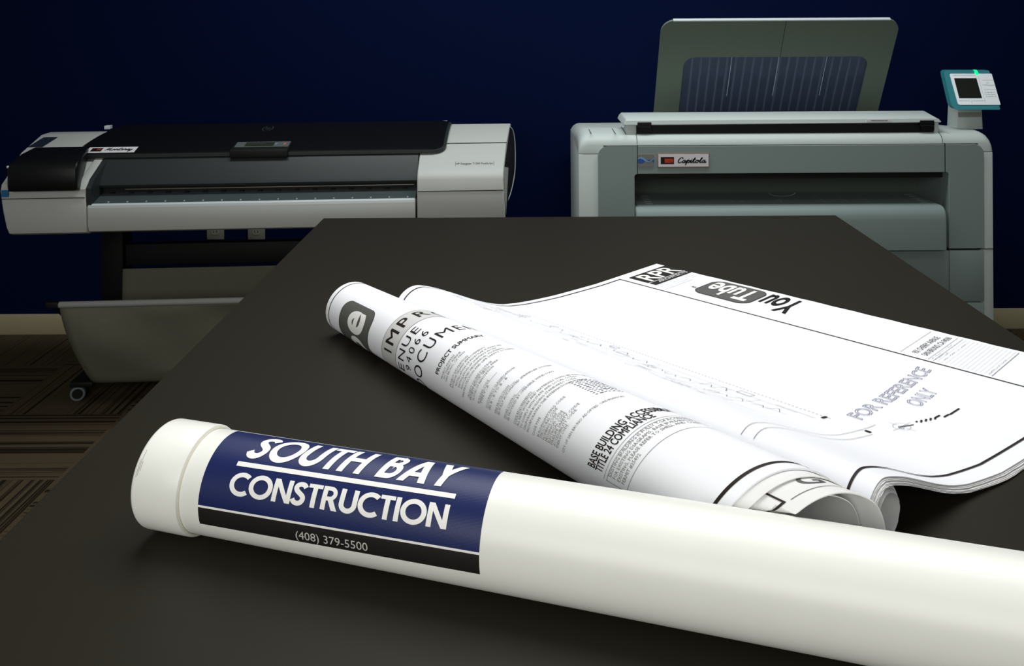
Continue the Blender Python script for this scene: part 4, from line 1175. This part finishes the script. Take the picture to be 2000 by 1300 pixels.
# console plane: sheared outline leaning back to the left in the view, real plate turned and tilted
def cpt(px, py, d=0.0):
    f_ = (214-py)/(214-137); eta = (cy-.095)+.135*f_       # tilted back towards the top
    x, z = OC.at(px, py, eta); return (x, eta+d*.85, z+d*(-.5)*0)
def cout(pts, d0, d1, m, name, parent, bev=0, label=None):
    bm = NB(); A_ = [bm.verts.new(cpt(*p, d0)) for p in pts]; B_ = [bm.verts.new(cpt(*p, d1)) for p in pts]; n = len(pts)
    bm.faces.new(A_); bm.faces.new(B_[::-1])
    for i in range(n): bm.faces.new((A_[i], B_[i], B_[(i+1) % n], A_[(i+1) % n]))
    bmesh.ops.recalc_face_normals(bm, faces=bm.faces)
    if bev: bmesh.ops.bevel(bm, geom=[e for e in bm.edges], offset=bev, segments=2, affect='EDGES')
    return obj(name, bm, m, parent, True, label)
def corner(p, a, b, r_, n=5):
    # rounded corner at p between directions to a and b
    pa = (p[0]+(a[0]-p[0])*r_/math.dist(a, p), p[1]+(a[1]-p[1])*r_/math.dist(a, p)); pb = (p[0]+(b[0]-p[0])*r_/math.dist(b, p), p[1]+(b[1]-p[1])*r_/math.dist(b, p))
    return [((1-t)**2*pa[0]+2*t*(1-t)*p[0]+t*t*pb[0], (1-t)**2*pa[1]+2*t*(1-t)*p[1]+t*t*pb[1]) for t in [i/n for i in range(n+1)]]
def rq(P, rs):
    o = []
    for i, p in enumerate(P): o += corner(p, P[i-1], P[(i+1) % len(P)], rs[i])
    return o
hs = cout(rq([(1842, 137), (1932, 137), (1954, 214), (1860, 214)], [9, 4, 3, 14]), 0, .035, M_teal, 'control_console', oce, 0, 'teal housing of the control panel')
cout(rq([(1854, 143.7), (1936, 143.7), (1953.5, 204.5), (1871, 204.5)], [4, 1, 1, 4]), -.004, .001, M_face, 'faceplate', hs)
cout([(1862.5, 152.5), (1906, 152.5), (1917, 191.5), (1872.5, 191.5)], -.0052, -.003, M_lcd, 'screen', hs, 0, 'dark screen')
cout(rq([(1902.5, 136.3), (1906.5, 136.3), (1911, 146), (1904.5, 146)], [1.5, 1.5, 2, 2]), -.006, .012, M_green, 'status_lamp', hs, 0, 'glowing green lamp')
def cl_(a, b, wd=.6):
    t_ = ribbon([a, b], wd); return t_
t = cl_((1917, 156), (1940, 156))+cl_((1918, 165.5), (1943, 166), 1.0)+cl_((1920, 174.5), (1945, 174.5))+cl_((1872, 196), (1894, 196.5))+cl_((1896, 196.5), (1921, 196))+cl_((1896, 197), (1897.5, 202))+cl_((1909, 147), (1923.5, 201))+cl_((1861, 146.5), (1905, 146.5), .5)
for k in range(3): t += cl_((1922+k*1.5, 180+k*4), (1941+k*1.5, 180+k*4), .4)
for k in range(4): t += cl_((1922+k*6, 177), (1926+k*6, 190), .4)
t += ribbon(arc(1927.5, 161, 2.5, 1.4, 0, 330, 10), .4, True)
artwork('button_outlines', t, lambda x, y: cpt(x, y, -.0058), M_facel, hs, 50)

# ---------------------------------------------------------------- wall outlets under the plotter
for (pa, pb), lbl, nm_ in (((405, 438), 'dim wall outlet under plotter, left one nearer the plotter leg', 'l'), ((485, 518), 'dim wall outlet under plotter, right one nearer the table corner', 'r')):
    rx_, rz_2 = ray((pa+pb)/2, 467); Yw = WALL_Y; xc = rx_*Yw; zlo = CAM_H+rz_2*Yw
    o = thing('wall_outlet', lbl, 'outlet', (xc, WALL_Y, zlo), 0, 'wall outlets under the plotter')
    bm = NB(); box(bm, -.039, .039, -.006, 0, 0, .118, .002, 2); obj('cover_plate', bm, M_outlet, o)
    for zz in (.036, .082):
        bm = NB(); prism(bm, rrect(-.017, .017, zz-.014, zz+.014, .008, 5), -.0075, -.004, axis='Y'); s_ = obj('socket', bm, M_outlet, o)
        bm = NB(); box(bm, -.008, -.0055, -.008, -.006, zz-.005, zz+.006); box(bm, .0055, .008, -.008, -.006, zz-.005, zz+.006); obj('socket_slots', bm, M_seam, s_, smooth=False)
